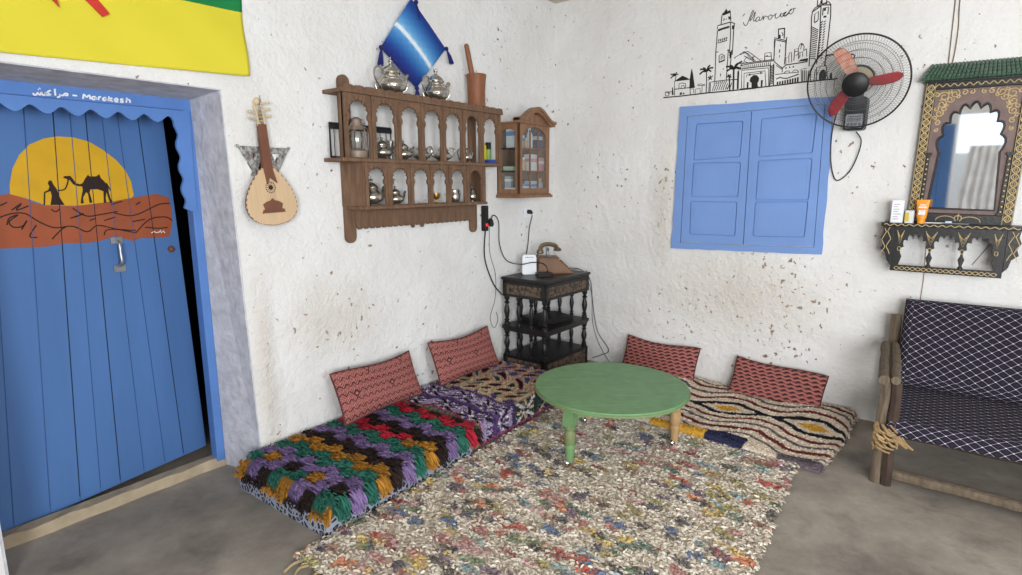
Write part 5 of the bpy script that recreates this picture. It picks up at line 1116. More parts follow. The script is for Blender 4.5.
# ---- four woven cushions
def cushion(name, label, loc, rz, tilt, w, h, style, seed, roll=0.0):
    rr = random.Random(seed)
    t = thing(name, label, 'cushion', loc, group='red woven cushions', rot=(0, roll, rz))
    nx, nz = 150, 76; V_ = []; C_ = []; F_ = []
    base, dark, mid = np.array(lin((166, 104, 98))), np.array(lin((64, 40, 42))), np.array(lin((134, 78, 74)))
    ct, st_ = math.cos(tilt), math.sin(tilt)
    for sd in (0, 1):
        o0 = len(V_); n1, n2 = (nx, nz) if sd == 0 else (24, 12)
        for j in range(n2+1):
            for i in range(n1+1):
                u, v = i/n1, j/n2
                pin = 1-.05*math.sin(PI*v)*abs(2*u-1)**3
                x = (u-.5)*w*(1-.03*math.sin(PI*v)); z = (v-.5)*h*(1-.10*math.sin(PI*u)+.05*0)
                z += .010*math.sin(u*5+seed)*v
                bul = (16*u*(1-u)*v*(1-v))**.42*.045
                y = -bul if sd == 0 else bul
                zz = z+h/2
                V_.append((x, y*ct+zz*st_, zz*ct-y*st_))
                X, Z = (u-.5)*w, (v-.5)*h
                if style == 'lattice':
                    k = .044; a = (X+Z)/k; b2 = (X-Z)/k
                    ia, ib = math.floor(a), math.floor(b2); fa, fb = a-ia, b2-ib
                    par = (ia+ib) % 2
                    f_ = fb if par else fa
                    g_ = (f_*3) % 1
                    c = base if g_ < .58 else (mid if g_ < .72 else dark)
                    if (fa if par else fb) < .10: c = dark
                    if ia % 6 == 1 and ib % 6 == 1: c = base if .25 < fa < .75 and .25 < fb < .75 else dark
                else:
                    k = .028; kz = .026
                    jz = math.floor(Z/kz); fz = Z/kz-jz
                    tri_ = abs(((X/k+jz*.5) % 2)-1)
                    e_ = (fz-tri_*.5) % 1
                    c = base if e_ < .45 else (mid if e_ < .72 else dark)
                    if fz < .25 and tri_ > .62: c = dark*.6
                C_.append(c*rr.uniform(.85, 1.12))
        for j in range(n2):
            for i in range(n1):
                q = (o0+j*(n1+1)+i, o0+j*(n1+1)+i+1, o0+(j+1)*(n1+1)+i+1, o0+(j+1)*(n1+1)+i)
                F_.append(q if sd == 0 else q[::-1])
    o = MB().add(V_, F_).build('cover', M['weave'], t, smooth=True, fix=False); yarn(o, np.array(C_))
    pp = MB(); path = []
    def edge(u, v):
        x = (u-.5)*w*(1-.03*math.sin(PI*v)); z = (v-.5)*h*(1-.10*math.sin(PI*u))+.010*math.sin(u*5+seed)*v
        zz = z+h/2; return (x, zz*st_, zz*ct)
    path = [edge(q/12, 0) for q in range(13)]+[edge(1, q/8) for q in range(1, 9)]+[edge(1-q/12, 1) for q in range(1, 13)]+[edge(0, 1-q/8) for q in range(1, 9)]
    pp.tube(path, .0055, 6); pp.build('piping', mat('dark_piping', (92, 50, 48), .9), t, smooth=True)
    return t
tl = math.atan2(.12, .29)
cushion('woven_cushion', 'red woven cushion against the left wall, nearest the blue door', (-2.125, -.205, .198), math.radians(1.5), tl, .60, .285, 'lattice', 1)
cushion('woven_cushion', 'red woven cushion against the left wall, next to the black stand', (-1.355, -.205, .198), math.radians(-1.5), tl, .60, .285, 'lattice', 2)
q = RW(1.085, .17, .030); cushion('woven_cushion', 'red woven cushion against the right wall behind the green table', tuple(q), RZ+math.radians(1), math.atan2(.10, .28), .585, .285, 'chevron', 3, math.radians(2))
q = RW(1.93, .19, .020); cushion('woven_cushion', 'red woven cushion against the right wall, nearer the bench', tuple(q), RZ-math.radians(1.5), math.atan2(.12, .28), .585, .285, 'chevron', 4, math.radians(3.5))

# ================================================================== GREEN TABLE
tb = thing('low_table', 'low round green painted table on turned legs standing on the rag rug', 'table', (-1.452, -1.322, .022))
RT = .424
k = MB(); nseg = 72
ring = [(RT*(1+.004*math.sin(a*5))*math.cos(a), RT*(1+.004*math.sin(a*5+1))*math.sin(a)) for a in np.linspace(0, 2*PI, nseg, endpoint=False)]
cuts = [-.46, -.30, -.17, -.02, .11, .25, .46]
th = math.radians(-50)
def clip(poly, lo, hi):
    def half_(P_, sgn, lim):
        out = []
        for i in range(len(P_)):
            a, b2 = P_[i-1], P_[i]; fa, fb = sgn*(a[1]-lim), sgn*(b2[1]-lim)
            if (fa >= 0) != (fb >= 0):
                t = fa/(fa-fb); out.append((a[0]+(b2[0]-a[0])*t, a[1]+(b2[1]-a[1])*t))
            if fb >= 0: out.append(b2)
        return out
    return half_(half_(poly, 1, lo), -1, hi)
for i, (a, b2) in enumerate(zip(cuts[:-1], cuts[1:])):
    pl = clip(ring, a+.0016, b2-.0016)
    k.plate(pl, .338, .362, tr=lambda q: (q[0]*math.cos(th)-q[2]*math.sin(th), q[0]*math.sin(th)+q[2]*math.cos(th), q[1]))
top = k.build('table_top', [M['green']], tb)
em = MB(); em.tube([(x*.999, y*.999, .347) for x, y in ring]+[(ring[0][0]*.999, ring[0][1]*.999, .347)], .0075, 6); em.build('worn_edge', M['green_d'], top, smooth=True, label='worn brownish rim')
legs = [(-.352, .053), (.215, -.300), (.205, .262)]
lm = [M['green_d'], M['bare'], M['bare']]
for (x, y), mt_ in zip(legs, lm):
    pr_ = [(.021, .03), (.024, .06), (.028, .105), (.030, .12), (.025, .128), (.030, .136), (.032, .165), (.029, .20), (.025, .206), (.030, .214), (.031, .23)]
    l_ = MB().lathe(pr_, 16, (x, y, 0)); l_.box((x-.029, y-.029, .23), (x+.029, y+.029, .338))
    lg = l_.build('leg', mt_, tb, smooth=True)
    cs = MB().sphere((x-.018, y+.006, .024), .020, 12, 8); cs.tube([(x, y, .02), (x, y, .04)], .009, 8); cs.build('caster', M['chrome'], lg, smooth=True)
for i in range(3):
    a, b2 = Vector((*legs[i], 0)), Vector((*legs[(i+1) % 3], 0)); d = (b2-a).normalized(); nn = Vector((-d.y, d.x, 0))*.011
    a2, b3 = a+d*.03, b2-d*.03
    v = [a2+nn, b3+nn, b3-nn, a2-nn]
    MB().add([(*q.xy, .268) for q in v]+[(*q.xy, .337) for q in v], [(0,1,2,3), (7,6,5,4), (0,4,5,1), (1,5,6,2), (2,6,7,3), (3,7,4,0)]).build('apron', M['green_d'], tb, bevel=.002)
# ================================================================== BENCH
bn = thing('bench', 'rough timber bench at the right wall', 'bench', (-.63, -3.18, 0))
OW, OD = M['oldwood'], M['oldwood_d']
def rough_bar(p, q, r, name, mt, n=7, par=bn, sq=True, j=.004):
    P_ = [Vector(p).lerp(Vector(q), i/(n-1)) + Vector((random.uniform(-j, j), random.uniform(-j, j), random.uniform(-j, j)*.5)) for i in range(n)]
    P_[0], P_[-1] = Vector(p), Vector(q)
    k = MB().tube(P_, [r*random.uniform(.93, 1.07) for _ in P_], 6 if sq else 9)
    return ch(k, name, mt, par, bevel=.002)
YE = -3.80
for x, y in ((-1.0, -2.585), (-1.0, YE+.02)):
    rough_bar((x+.02, y, 0), (x, y, .545), .026, 'front_post', OW); rough_bar((x+.012, y-.047, 0), (x-.005, y-.047, .545), .025, 'front_post', OD)
for y in (-2.565, YE+.02):
    rough_bar((-.34, y, 0), (-.25, y, .735), .034, 'back_post', OW)
    rough_bar((-1.06, y-.015, .560), (-.38, y+.03, .575), .024, 'armrest', OW, sq=False); rough_bar((-1.045, y-.062, .562), (-.38, y-.015, .577), .023, 'armrest', OW, sq=False)
rough_bar((-.985, -2.655, .062), (-.985, YE, .055), .027, 'stretcher', OW, 9, sq=False, j=.008)
rough_bar((-.38, -2.62, .16), (-.38, YE, .16), .024, 'stretcher', OD, 7)
rough_bar((-.965, -2.62, .275), (-.965, YE, .275), .026, 'seat_rail', OD, 7); rough_bar((-.42, -2.62, .285), (-.42, YE, .285), .026, 'seat_rail', OD, 7)
rough_bar((-.97, -2.615, .27), (-.40, -2.615, .285), .024, 'seat_rail', OD, 6)
for k in range(6): 
    y = -2.74-k*.19; ch(MB().box((-.96, y-.035, .292), (-.42, y+.035, .308)), 'slat', OD, bn, bevel=.003)
rough_bar((-.27, -2.62, .60), (-.27, YE, .60), .022, 'back_rail', OD, 6)
st = MB()
for k in range(70):
    a = random.uniform(0, 2*PI); z = random.uniform(.22, .33); x0, y0 = -1.005, -2.61
    st.tube(catmull([(x0+.026*math.cos(a), y0+.045*math.sin(a), z), (x0-.02+.042*math.cos(a+.6), y0+.052*math.sin(a+.6), z-.02), (x0-.01+.04*math.cos(a+1.3), y0+.048*math.sin(a+1.3), z-.035)], 3), .0055, 5)
for k in range(10):
    y0 = -2.69+random.uniform(-.02, .02); st.tube(catmull([(-1.03, y0+.03, .28), (-1.04, y0+.01, .255), (-1.035+random.uniform(-.02, .02), y0-.02, .235)], 3), .005, 5)
ch(st, 'straw_binding', M['straw'], bn, label='tan straw and foam binding at the seat corner')
def lattice(X, Z):
    k = .052; a = (X+Z*1.25)/k; b2 = (X-Z*1.25)/k
    fa, fb = abs((a % 1)-.5), abs((b2 % 1)-.5)
    if fa > .455 or fb > .455: return LAT[0] if (fa > .42 and fb > .42) else LAT[3]
    if fa < .17 and fb < .17: return LAT[2]
    return LAT[1]
LAT = LC_((190, 186, 198), (27, 27, 36), (42, 30, 44), (136, 132, 146))
def pad(name, par, o, ux, uz, nrm, w, h, t, label, ny=120, nz=60, sag=0.0):
    """an upholstered pad: o its corner, ux / uz along its edges, nrm its outward side"""
    V_, C_, F_ = [], [], []
    o, ux, uz, nrm = Vector(o), Vector(ux).normalized(), Vector(uz).normalized(), Vector(nrm).normalized()
    for sd in (0, 1):
        b0 = len(V_); n1, n2 = (ny, nz) if sd == 0 else (20, 10)
        for j in range(n2+1):
            for i in range(n1+1):
                u, v = i/n1, j/n2; u -= math.sin(2*PI*u)/(2*PI)*.7; v -= math.sin(2*PI*v)/(2*PI)*.7; X, Z = u*w, v*h
                e = min(X, w-X, Z, h-Z); k = min(1, e/.045); pr_ = math.sqrt(max(0, 1-(1-k)**2))
                d = (t*(pr_*.8+.2*(16*u*(1-u)*v*(1-v))**.5)-sag*math.sin(PI*u*1.7)*math.sin(PI*v)) if sd == 0 else 0
                p = o+ux*X+uz*Z+nrm*d; V_.append(tuple(p)); C_.append((X+(t-d)*(-1 if X < w/2 else 1) if (sd == 0 and min(X, w-X) < .045) else X, Z+(t-d)*(-1 if Z < h/2 else 1) if (sd == 0 and min(Z, h-Z) < .045) else Z, 0))
        for j in range(n2):
            for i in range(n1):
                q = (b0+j*(n1+1)+i, b0+j*(n1+1)+i+1, b0+(j+1)*(n1+1)+i+1, b0+(j+1)*(n1+1)+i); F_.append(q)
    m_ = ch(MB().add(V_, F_), name, M['lattice'], par, smooth=True); yarn(m_, np.array(C_)); m_['label'] = label; return m_
tag(bn, 'rough timber bench with dark diamond patterned pads against the right wall', 'bench')
pad('seat_pad', bn, (-.40, -2.60, .306), (0, -1, 0), (-1, 0, -.03), (0, 0, 1), 1.19, .645, .082, 'dark seat pad with fine white diamond lattice', sag=.006)
pad('back_pad', bn, (-.475, -2.60, .375), (0, -1, 0), (.245, 0, .455), (-.88, 0, .47), 1.19, .515, .07, 'dark back pad with white diamond lattice')

# ================================================================== WALL FAN
fan = thing('wall_fan', 'black wall fan with red blades at the upper right of the blue shutters', 'fan', tuple(RW(2.245, 0, 1.812)), RZ)
PB = M['plastic']
MB().plate(rrect((-.055, 0), (.055, 0), (.06, .19), (-.06, .19), .02), -.085, -.001).build('wall_bracket', PB, fan, bevel=.006)
cp = MB().plate(rrect((-.045, .012), (.045, .012), (.045, .092), (-.045, .092), .008), -.090, -.084); cp.build('control_panel', M['label'], fan, bevel=.001, label='silver control panel')
kn = MB()
for i, x in enumerate((-.03, -.01, .01, .03)): kn.box((x-.007, -.096, .025), (x+.007, -.088, .040))
for i in range(3): kn.box((-.035, -.0915, .055+i*.010), (.035, -.0895, .059+i*.010))
kn.build('buttons', mat('grey_buttons', (110, 112, 116), .5), fan)
MB().tube(catmull([(0, -.05, .17), (.01, -.075, .23), (.025, -.13, .27)], 5), [.035, .034, .032, .03, .03, .03, .03, .03, .03, .03, .03], 12).build('arm', PB, fan, smooth=True)
hd = bpy.data.objects.new('fan_head', None); hd.empty_display_size = .05; COL.objects.link(hd); hd.parent = fan; hd.location = (.018, -.18, .272); hd.rotation_euler = (math.radians(19), 0, math.radians(3))
MB().lathe([(.001, -.085), (.05, -.08), (.07, -.06), (.076, -.02), (.076, .02), (.06, .035)], 24, axis='y').build('motor_housing', M['beige'], hd, smooth=True, label='aged beige motor cover')
MB().lathe([(.078, -.03), (.082, -.02), (.082, .0), (.078, .01)], 24, axis='y').build('motor_band', PB, hd, smooth=True)
RF = .256
def dish(front):
    g = MB(); y0 = -.055; yf = y0-.075 if front else y0+.055
    n = 104
    rh = .066
    for k in range(n):
        a = 2*PI*k/n; pts = []
        for i in range(6):
            t = i/5; r_ = rh+(RF-rh)*t; yy = yf+(y0-yf)*t**2.6; aa = a+(.35*t if front else -.1*t)
            pts.append((r_*math.cos(aa), yy, r_*math.sin(aa)))
        g.tube(pts, .0007, 3)
    for t in ((.22, .42, .60, .78) if front else (.3, .55, .8)):
        r_ = rh+(RF-rh)*t; yy = yf+(y0-yf)*t**2.6
        g.tube([(r_*math.cos(2*PI*k/60), yy, r_*math.sin(2*PI*k/60)) for k in range(61)], .0011, 4)
    return g
dish(True).build('front_grille', M['wire'], hd, fix=False); dish(False).build('rear_grille', M['wire'], hd, fix=False)
MB().tube([(RF*math.cos(2*PI*k/80), -.055, RF*math.sin(2*PI*k/80)) for k in range(81)], .0048, 8).build('grille_rim', PB, hd, smooth=True)
MB().lathe([(.001, .142), (.055, .138), (.068, .128), (.068, .118), (.060, .114)], 28, axis='y').build('grille_badge', PB, hd, smooth=True, label='black centre cap')
MB().lathe([(.045, .03), (.048, .085), (.04, .098), (.001, .1)], 24, axis='y').build('hub', M['red'], hd, smooth=True)
def blade(a0):
    g = MB(); V_ = []; nr, na = 10, 7
    for i in range(nr+1):
        t = i/nr; r_ = .035+.185*t
        wid = .022+.022*math.sin(PI*min(1, t*1.05)*.8)
        if t > .85: wid *= math.sqrt(max(0.02, 1-((t-.85)/.16)**2))
        for j in range(na+1):
            s = j/na-.5; lead = .10*t*t
            tang = s*2*wid; ang = a0+lead+tang/max(r_, .05)*.75
            V_.append((r_*math.cos(ang), -.065-s*.055*(1-.35*t), r_*math.sin(ang)))
    F_ = [(i*(na+1)+j, i*(na+1)+j+1, (i+1)*(na+1)+j+1, (i+1)*(na+1)+j) for i in range(nr) for j in range(na)]
    return g.add(V_, F_)
for a0, mt_, lb_ in ((math.radians(0), M['red'], None), (math.radians(114), M['wornred'], 'red fan blade worn pale'), (math.radians(228), M['red'], None)):
    o = blade(a0).build('blade', mt_, hd, smooth=True)
    if lb_: o['label'] = lb_
    m_ = o.modifiers.new('t', 'SOLIDIFY'); m_.thickness = .003
cable('black fan cord looping down the wall beside the blue shutters', [rp(2.255, 1.805, .05), rp(2.285, 1.74, .03), rp(2.25, 1.60, .012), rp(2.195, 1.525, .01), rp(2.155, 1.53, .012), rp(2.125, 1.65, .016), rp(2.122, 1.82, .026), rp(2.15, 1.95, .03), rp(2.20, 1.99, .03)], .0036)

# ================================================================== MIRROR AND ITS SHELF
mr = thing('wall_mirror', 'black and gold painted mirror with a green tiled canopy on the right wall', 'mirror', tuple(RW(2.796, 0, 1.262)), rot=(0, math.radians(1.4), RZ))
HW = .235; TOPZ = .785
def mouth(w, zs, za, z0, dep=.012, lob=9): return arch(0, z0, w, zs, za, lob, dep, 5)
op = mouth(.304, .40, .672, .090)
MB().plate([(-HW, 0), (HW, 0), (HW, TOPZ), (-HW, TOPZ)], -.052, -.006, [[(-.188, .065), (.188, .065), (.188, .742), (-.188, .742)]]).build('outer_frame', M['black'], mr, bevel=.003)
MB().plate([(-.188, .065), (.188, .065), (.188, .742), (-.188, .742)], -.040, -.012, [op]).build('inner_panel', M['mauve'], mr, bevel=.0015, label='mauve brown panel round the scalloped opening')
rim_o = [(x*1.05, z if z < .1 else .40+(z-.40)*1.04 if z > .40 else z) for x, z in op]
g = MB(); g.tube([(x, -.041, z) for x, z in op]+[(op[0][0], -.041, op[0][1])], .0052, 6); g.build('scalloped_edge', M['black'], mr)
MB().box((-.184, -.020, .07), (.184, -.014, .70)).build('mirror_glass', M['mirror'], mr)
for s in (-1, 1):
    cl = MB()
    cl.box((s*.186-.016 if s > 0 else -.186, -.058, .065), (.186 if s > 0 else -.170, -.04, .385))
    for k in range(11): cl.sphere((s*.178, -.060, .085+k*.028), .0048, 6, 4, mi=1)
    cl.box((s*.178-.015, -.060, .385), (s*.178+.015, -.04, .40)); cl.box((s*.178-.014, -.060, .065), (s*.178+.014, -.04, .078))
    cl.build('side_column', [M['black'], M['gold']], mr)
fg = MB()
def scroll(cx, cz, r_, turns, a0, sgn=1, y=-.0545, n=16, rad=.0030):
    fg.tube([(cx+r_*(1-.75*i/n)*math.cos(a0+sgn*turns*2*PI*i/n), y, cz+r_*(1-.75*i/n)*math.sin(a0+sgn*turns*2*PI*i/n)) for i in range(n+1)], rad, 4)
for s in (-1, 1):      # knotted bands down both sides
    xc = s*.2115
    for k in range(40):
        pass
    for ph in (0, PI):
        fg.tube([(xc+.015*math.sin(2*PI*t*10+ph), -.0545, .03+.74*t) for t in np.linspace(0, 1, 140)], .0028, 4)
    for k in range(20):
        zc = .03+.74*(k+.5)/20
        fg.tube([(xc+.0065*math.cos(a), -.0545, zc+.008*math.sin(a)) for a in np.linspace(0, 2*PI, 9)], .0016, 4)
    fg.tube([(xc-.020, -.0545, .015), (xc-.020, -.0545, .79)], .0014, 4); fg.tube([(xc+.020, -.0545, .015), (xc+.020, -.0545, .79)], .0014, 4)
    for (x, z, r_, t, a0) in ((.125, .705, .024, 1.4, 0), (.085, .716, .020, 1.3, 2), (.13, .665, .022, 1.4, 1), (.10, .688, .016, 1.2, 3), (.05, .722, .014, 1.2, 1), (.135, .615, .018, 1.3, 2), (.138, .565, .014, 1.2, 1), (.118, .635, .012, 1, 0), (.022, .722, .011, 1, 2), (.14, .525, .010, 1, 2), (.155, .735-.02, .012, 1, 1), (.15, .64, .012, 1, 2), (.15, .59, .011, 1, 0), (.072, .700, .010, 1, 1), (.106, .728, .009, 1, 2), (.115, .66, .009, 1, 3)):
        scroll(s*x*1.17, z, r_*1.12, t, a0 if s > 0 else PI-a0, s, y=-.042)
fg.tube([(-.218+.436*t, -.0545, .763+.007*math.sin(2*PI*t*13)) for t in np.linspace(0, 1, 130)], .0024, 4)
for s in (-1, 1):
    fg.tube([(s*.055+.045*math.cos(a), -.0545, .025+.026*math.sin(a)) for a in np.linspace(0, PI, 12)], .0022, 4)
fg.tube([(.016*math.cos(a), -.0545, .04+.016*math.sin(a)) for a in np.linspace(-.3, PI+.3, 12)], .0024, 4); fg.tube([(0, -.0545, .03), (0, -.0545, .068)], .002, 4)
fg.build('gold_filigree', M['gold'], mr, label='gold painted scroll pattern')
MB().plate([(-HW-.008, TOPZ-.006), (HW+.008, TOPZ-.006), (HW+.008, TOPZ+.008), (-HW-.008, TOPZ+.008)], -.060, -.004).build('cornice', M['black'], mr, bevel=.002)
cn = MB()
rows = 4
for r_ in range(rows):
    t0, t1 = r_/rows, (r_+1)/rows
    ya, yb = -.105+.095*t0, -.105+.095*t1+.01; za, zb = TOPZ+.006+.085*t0, TOPZ+.006+.085*t1+.006
    hw = HW+.022-.030*t0
    nt_ = 27
    for i in range(nt_):
        xc = -hw+2*hw*(i+.5)/nt_
        cn.tube([(xc, ya, za+.004), (xc*.985, yb, zb)], hw/nt_*1.02, 7)
cn.add([(-HW-.02, -.10, TOPZ+.004), (HW+.02, -.10, TOPZ+.004), (HW-.01, -.004, TOPZ+.09), (-HW+.01, -.004, TOPZ+.09), (-HW-.02, -.004, TOPZ+.004), (HW+.02, -.004, TOPZ+.004)], [(0,1,2,3), (0,4,5,1), (1,5,2), (0,3,4), (3,2,5,4)])
cn.build('tiled_canopy', M['tile'], mr, label='green tiled sloping canopy')

ms = thing('mirror_shelf', 'black and gold bracket shelf with three arches under the mirror', 'shelf', tuple(RW(2.765, 0, .995)), RZ)
MB().box((-.315, -.165, .258), (.315, -.002, .276)).build('shelf_board', M['black'], ms, bevel=.003)
SW = .252
hol = []
for i in range(3):
    c = -SW+.035+(2*SW-.07)*(i+.5)/3
    hol.append(arch(c, .035, .140, .085, .222, 7, .008, 4))
MB().plate([(-SW, 0), (SW, 0), (SW, .258), (-SW, .258)], -.150, -.134, hol).build('arched_front', M['black'], ms, bevel=.0015)
for s in (-1, 1):
    prof = [(.0, .258), (.145, .258), (.150, .22), (.128, .19), (.135, .16), (.112, .13), (.095, .085), (.055, .06), (.04, .02), (.0, .0)]
    MB().plate([(p_[0], p_[1]) for p_ in prof], -.008, .008, tr=lambda q, s=s: (s*SW-s*.012+q[1], -.002-q[0], q[2])).build('side_bracket', M['black'], ms)
    wing = [(s*SW, .258), (s*(SW+.055), .258), (s*(SW+.05), .22), (s*(SW+.062), .19), (s*(SW+.048), .155), (s*(SW+.058), .125), (s*(SW+.03), .10), (s*(SW+.022), .06), (s*(SW-.0), .03)]
    MB().plate(wing if s > 0 else wing[::-1], -.150, -.138).build('scrolled_wing', M['black'], ms, bevel=.0015)
fg = MB()
fg.tube([(-.30+.60*t, -.1665, .267+.005*math.sin(2*PI*t*16)) for t in np.linspace(0, 1, 140)], .0022, 4)
for ph in (0, PI): fg.tube([(-SW+.02+(2*SW-.04)*t, -.152, .017+.009*math.sin(2*PI*t*9+ph)) for t in np.linspace(0, 1, 110)], .0018, 4)
for s in (-1, 1):
    fg.tube([(s*(SW+.045)-s*.01*math.sin(k*1.6), -.152, .245-.022*k) for k in range(8)], .002, 4)
    fg.tube([(s*(SW+.02)+s*.010*math.sin(k*1.6), -.152, .25-.022*k) for k in range(8)], .002, 4)
for i in range(4):
    c = -SW+.035+(2*SW-.07)*i/3
    ed = .026 if i in (1, 2) else .016
    for k in range(3): fg.tube([(c-ed*(1-.28*k), -.152, .235-.012*k), (c, -.152, .155+.02*k), (c+ed*(1-.28*k), -.152, .235-.012*k)], .0018, 4)
    fg.tube([(c+.008*math.cos(a), -.152, .13+.012*math.sin(a)) for a in np.linspace(0, 2*PI, 9)], .0016, 4)
fg.build('gold_filigree', M['gold'], ms, label='gold painted wavy lines')
for i in (1, 2):
    c = -SW+.035+(2*SW-.07)*i/3
    MB().lathe([(.012, 0), (.012, .008), (.007, .016), (.008, .05), (.010, .06), (.005, .07)], 12, (c, -.143, .033)).build('colonnette', M['black'], ms, smooth=True)
def onshelf(s, d): v = RW(s, d, 1.271); return tuple(v)
bx = thing('paper_box', 'white printed box at the left end of the mirror shelf', 'box', onshelf(2.515, .105), RZ+math.radians(8))
MB().box((-.030, -.018, 0), (.030, .018, .130)).build('carton', cm['white'], bx, bevel=.002)
k = MB()
for i in range(7): k.box((-.020, -.0185, .02+i*.014), (-.020+random.uniform(.02, .04), -.0178, .024+i*.014))
k.build('printed_lines', mat('grey_print', (170, 150, 170), .6), bx)
bx = thing('small_box', 'small white and yellow box between the white box and the orange tube', 'box', onshelf(2.578, .115), RZ-math.radians(10))
MB().box((-.020, -.012, 0), (.020, .012, .072)).build('carton', cm['white'], bx, bevel=.0015)
MB().box((-.0205, -.0125, .010), (.0, .0125, .060)).build('yellow_panel', mat('yellow_print', (222, 196, 70), .6), bx)
tu = thing('cream_tube', 'orange squeeze tube standing on its cap on the mirror shelf', 'tube', onshelf(2.635, .12), RZ)
OR_ = mat('orange_tube', (240, 150, 40), .4, 0, .1, 20)
MB().lathe([(.019, 0), (.019, .026), (.017, .028)], 18).build('cap', OR_, tu, smooth=True)
V_ = []; F_ = []
for i in range(9):
    t = i/8
    for j in range(20):
        a = 2*PI*j/20; V_.append(((.022+.010*t)*math.cos(a), (.018*(1-t)+.001)*math.sin(a), .028+.106*t))
for i in range(8):
    for j in range(20): F_.append((i*20+j, i*20+(j+1) % 20, (i+1)*20+(j+1) % 20, (i+1)*20+j))
F_ += [tuple(range(19, -1, -1)), tuple(160+j for j in range(20))]
MB().add(V_, F_).build('squeezed_body', OR_, tu, smooth=True)
tb_ = MB()
for x0, x1, z0, z1 in ((-.016, .016, .050, .075), (-.018, .020, .088, .096), (-.012, .014, .102, .108)): tb_.box((x0, -.0195*(1-z0/.14)-.004, z0), (x1, -.0195*(1-z0/.14)-.002, z1))
tb_.build('printed_label', cm['white'], tu)
for k, (s, ln_, lab, mt_) in enumerate(((2.70, .075, 'white toothbrush lying on the mirror shelf below the gold flower', 'white'), (2.79, .06, 'short grey comb lying on the mirror shelf, right of the toothbrush', 'grey'))):
    v = RW(s, .10, 1.2725); t_ = thing('toothbrush' if k == 0 else 'comb', lab, 'toothbrush' if k == 0 else 'comb', tuple(v), RZ+math.radians(12-20*k))
    if k == 0:
        MB().box((-ln_, -.005, 0), (ln_*.6, .005, .006)).build('handle', cm[mt_], t_, bevel=.002); MB().box((ln_*.6, -.006, .002), (ln_, .006, .014)).build('bristles', cm['pale'], t_)
    else:
        g_ = MB().box((-ln_, -.004, 0), (ln_, .004, .005))
        for i in range(24): g_.box((-ln_+i*.005, -.016, .0), (-ln_+i*.005+.002, -.003, .004))
        g_.build('comb_body', cm[mt_], t_)
cable('pair of thin brown wires running down the wall to the top of the mirror', [rp(2.655, 2.70, .004), rp(2.662, 2.45, .004), rp(2.664, 2.27, .004), rp(2.668, 2.13, .006), rp(2.684, 2.16, .006), rp(2.690, 2.32, .004), rp(2.682, 2.48, .004), rp(2.69, 2.72, .004)], .0028, 'hanging_wire', mat('brown_wire', (128, 104, 82), .7))
cable('thin brown wire on the wall below the left part of the mirror shelf', [rp(2.664, 1.20, .004), rp(2.668, 1.08, .004), rp(2.672, .93, .004), rp(2.668, .78, .004)], .0022, 'hanging_wire', mat('brown_wire_thin', (150, 126, 100), .7))
cable('thin brown wire slanting behind the right arches of the mirror shelf', [rp(2.975, 1.20, .004), rp(2.93, 1.12, .004), rp(2.887, 1.042, .004)], .0022, 'hanging_wire', bpy.data.materials['brown_wire_thin'])

# ---- put every Empty that stands at the world's origin at its own base
def rebase(e, c):
    c = Vector(c)
    for q in e.children: q.location = Vector(q.location)-c
    e.location = Vector(e.location)+(Matrix.Rotation(e.rotation_euler.z, 3, 'Z') @ c)
rebase(ma, (-2.46, -.39, 0)); rebase(ca, (-2.46, -.39, .155)); rebase(mb2, (-1.41, -.37, 0)); rebase(cb2, (-1.41, -.37, .15)); rebase(zr, (1.6, -.5, 0)); rebase(rg, (-2.0, -1.5, 0))
rebase(win, (1.61, 0, 1.02)); rebase(door, (-3.36, .3, 0))

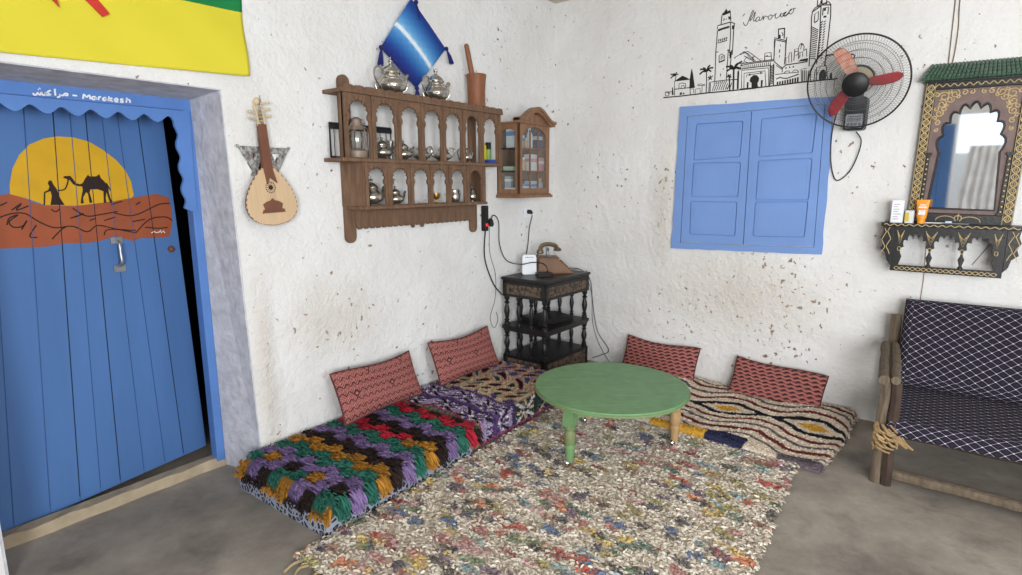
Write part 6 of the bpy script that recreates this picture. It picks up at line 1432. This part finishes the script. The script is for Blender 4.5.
# ---- what the mirror looks back at: a white curtain in the back doorway and a blue leaf beside it
V_ = []; F_ = []
for j in range(13):
    for i in range(41):
        t = i/40; z = 1.98*(1-j/12)
        V_.append((-6.02+.03*math.sin(t*38)*(.5+.5*j/12), -2.88+.56*t-.20*max(0, .35-j/12)*t, z))
for j in range(12):
    for i in range(40): F_.append((j*41+i, j*41+i+1, (j+1)*41+i+1, (j+1)*41+i))
o = MB().add(V_, F_).build('curtain', mat('white_curtain_cloth', (224, 224, 226), .9), smooth=True)
m_ = o.modifiers.new('t', 'SOLIDIFY'); m_.thickness = .004
tag(o, 'white curtain hanging in the far doorway that shows in the mirror', 'curtain')
d2 = thing('door_2', None, None, (-6.08, -2.20, 0)); d2['kind'] = 'structure'
k = MB()
for i in range(5): k.box((0, i*.13, .03), (.035, i*.13+.127, 2.28))
k.build('door_leaf', M['blue'], d2, bevel=.003)

# ================================================================== LIGHT AND CAMERA
def area(name, loc, target, sx, sy, power, col):
    l = bpy.data.lights.new(name, 'AREA'); l.shape = 'RECTANGLE'; l.size = sx; l.size_y = sy; l.energy = power; l.color = col
    o = bpy.data.objects.new(name, l); COL.objects.link(o); o.location = loc
    o.rotation_euler = (Vector(target)-Vector(loc)).to_track_quat('-Z', 'Y').to_euler(); return o
area('daylight_front_opening', (-4.0, -5.02, 1.5), (-1.0, -1.9, 1.0), 1.75, 1.85, 104, (.95, .98, 1.0))
area('right_wall_fill', (-6.12, -4.15, 1.6), (0, -1.8, 1.0), 1.25, 1.35, 205, (.95, .98, 1.0))  # unseen window lamp, added to brighten the right wall
wd = bpy.data.worlds.new('sky'); scene.world = wd; wd.use_nodes = True
bg = wd.node_tree.nodes['Background']; bg.inputs[0].default_value = (.82, .9, 1, 1); bg.inputs[1].default_value = 1.6
cam = bpy.data.cameras.new('camera'); co = bpy.data.objects.new('camera', cam); COL.objects.link(co)
yaw, pitch, roll = math.radians(53.27), math.radians(10.11), math.radians(-.2)
fw = Vector((math.sin(yaw)*math.cos(pitch), math.cos(yaw)*math.cos(pitch), -math.sin(pitch)))
rt_ = Vector((math.cos(yaw), -math.sin(yaw), 0)); up = rt_.cross(fw)
r2 = rt_*math.cos(roll)+up*math.sin(roll); u2 = -rt_*math.sin(roll)+up*math.cos(roll)
mw = Matrix((( r2.x, u2.x, -fw.x), (r2.y, u2.y, -fw.y), (r2.z, u2.z, -fw.z))).to_4x4(); mw.translation = Vector((-4.28755, -2.73810, 1.5))
co.matrix_world = mw; cam.sensor_width = 36; cam.lens = 580/1022*36; cam.clip_start = .05
scene.camera = co
scene.view_settings.view_transform = 'Standard'; scene.view_settings.look = 'None'; scene.view_settings.gamma = 1; scene.view_settings.use_curve_mapping = False
scene.view_settings.exposure = -0.03
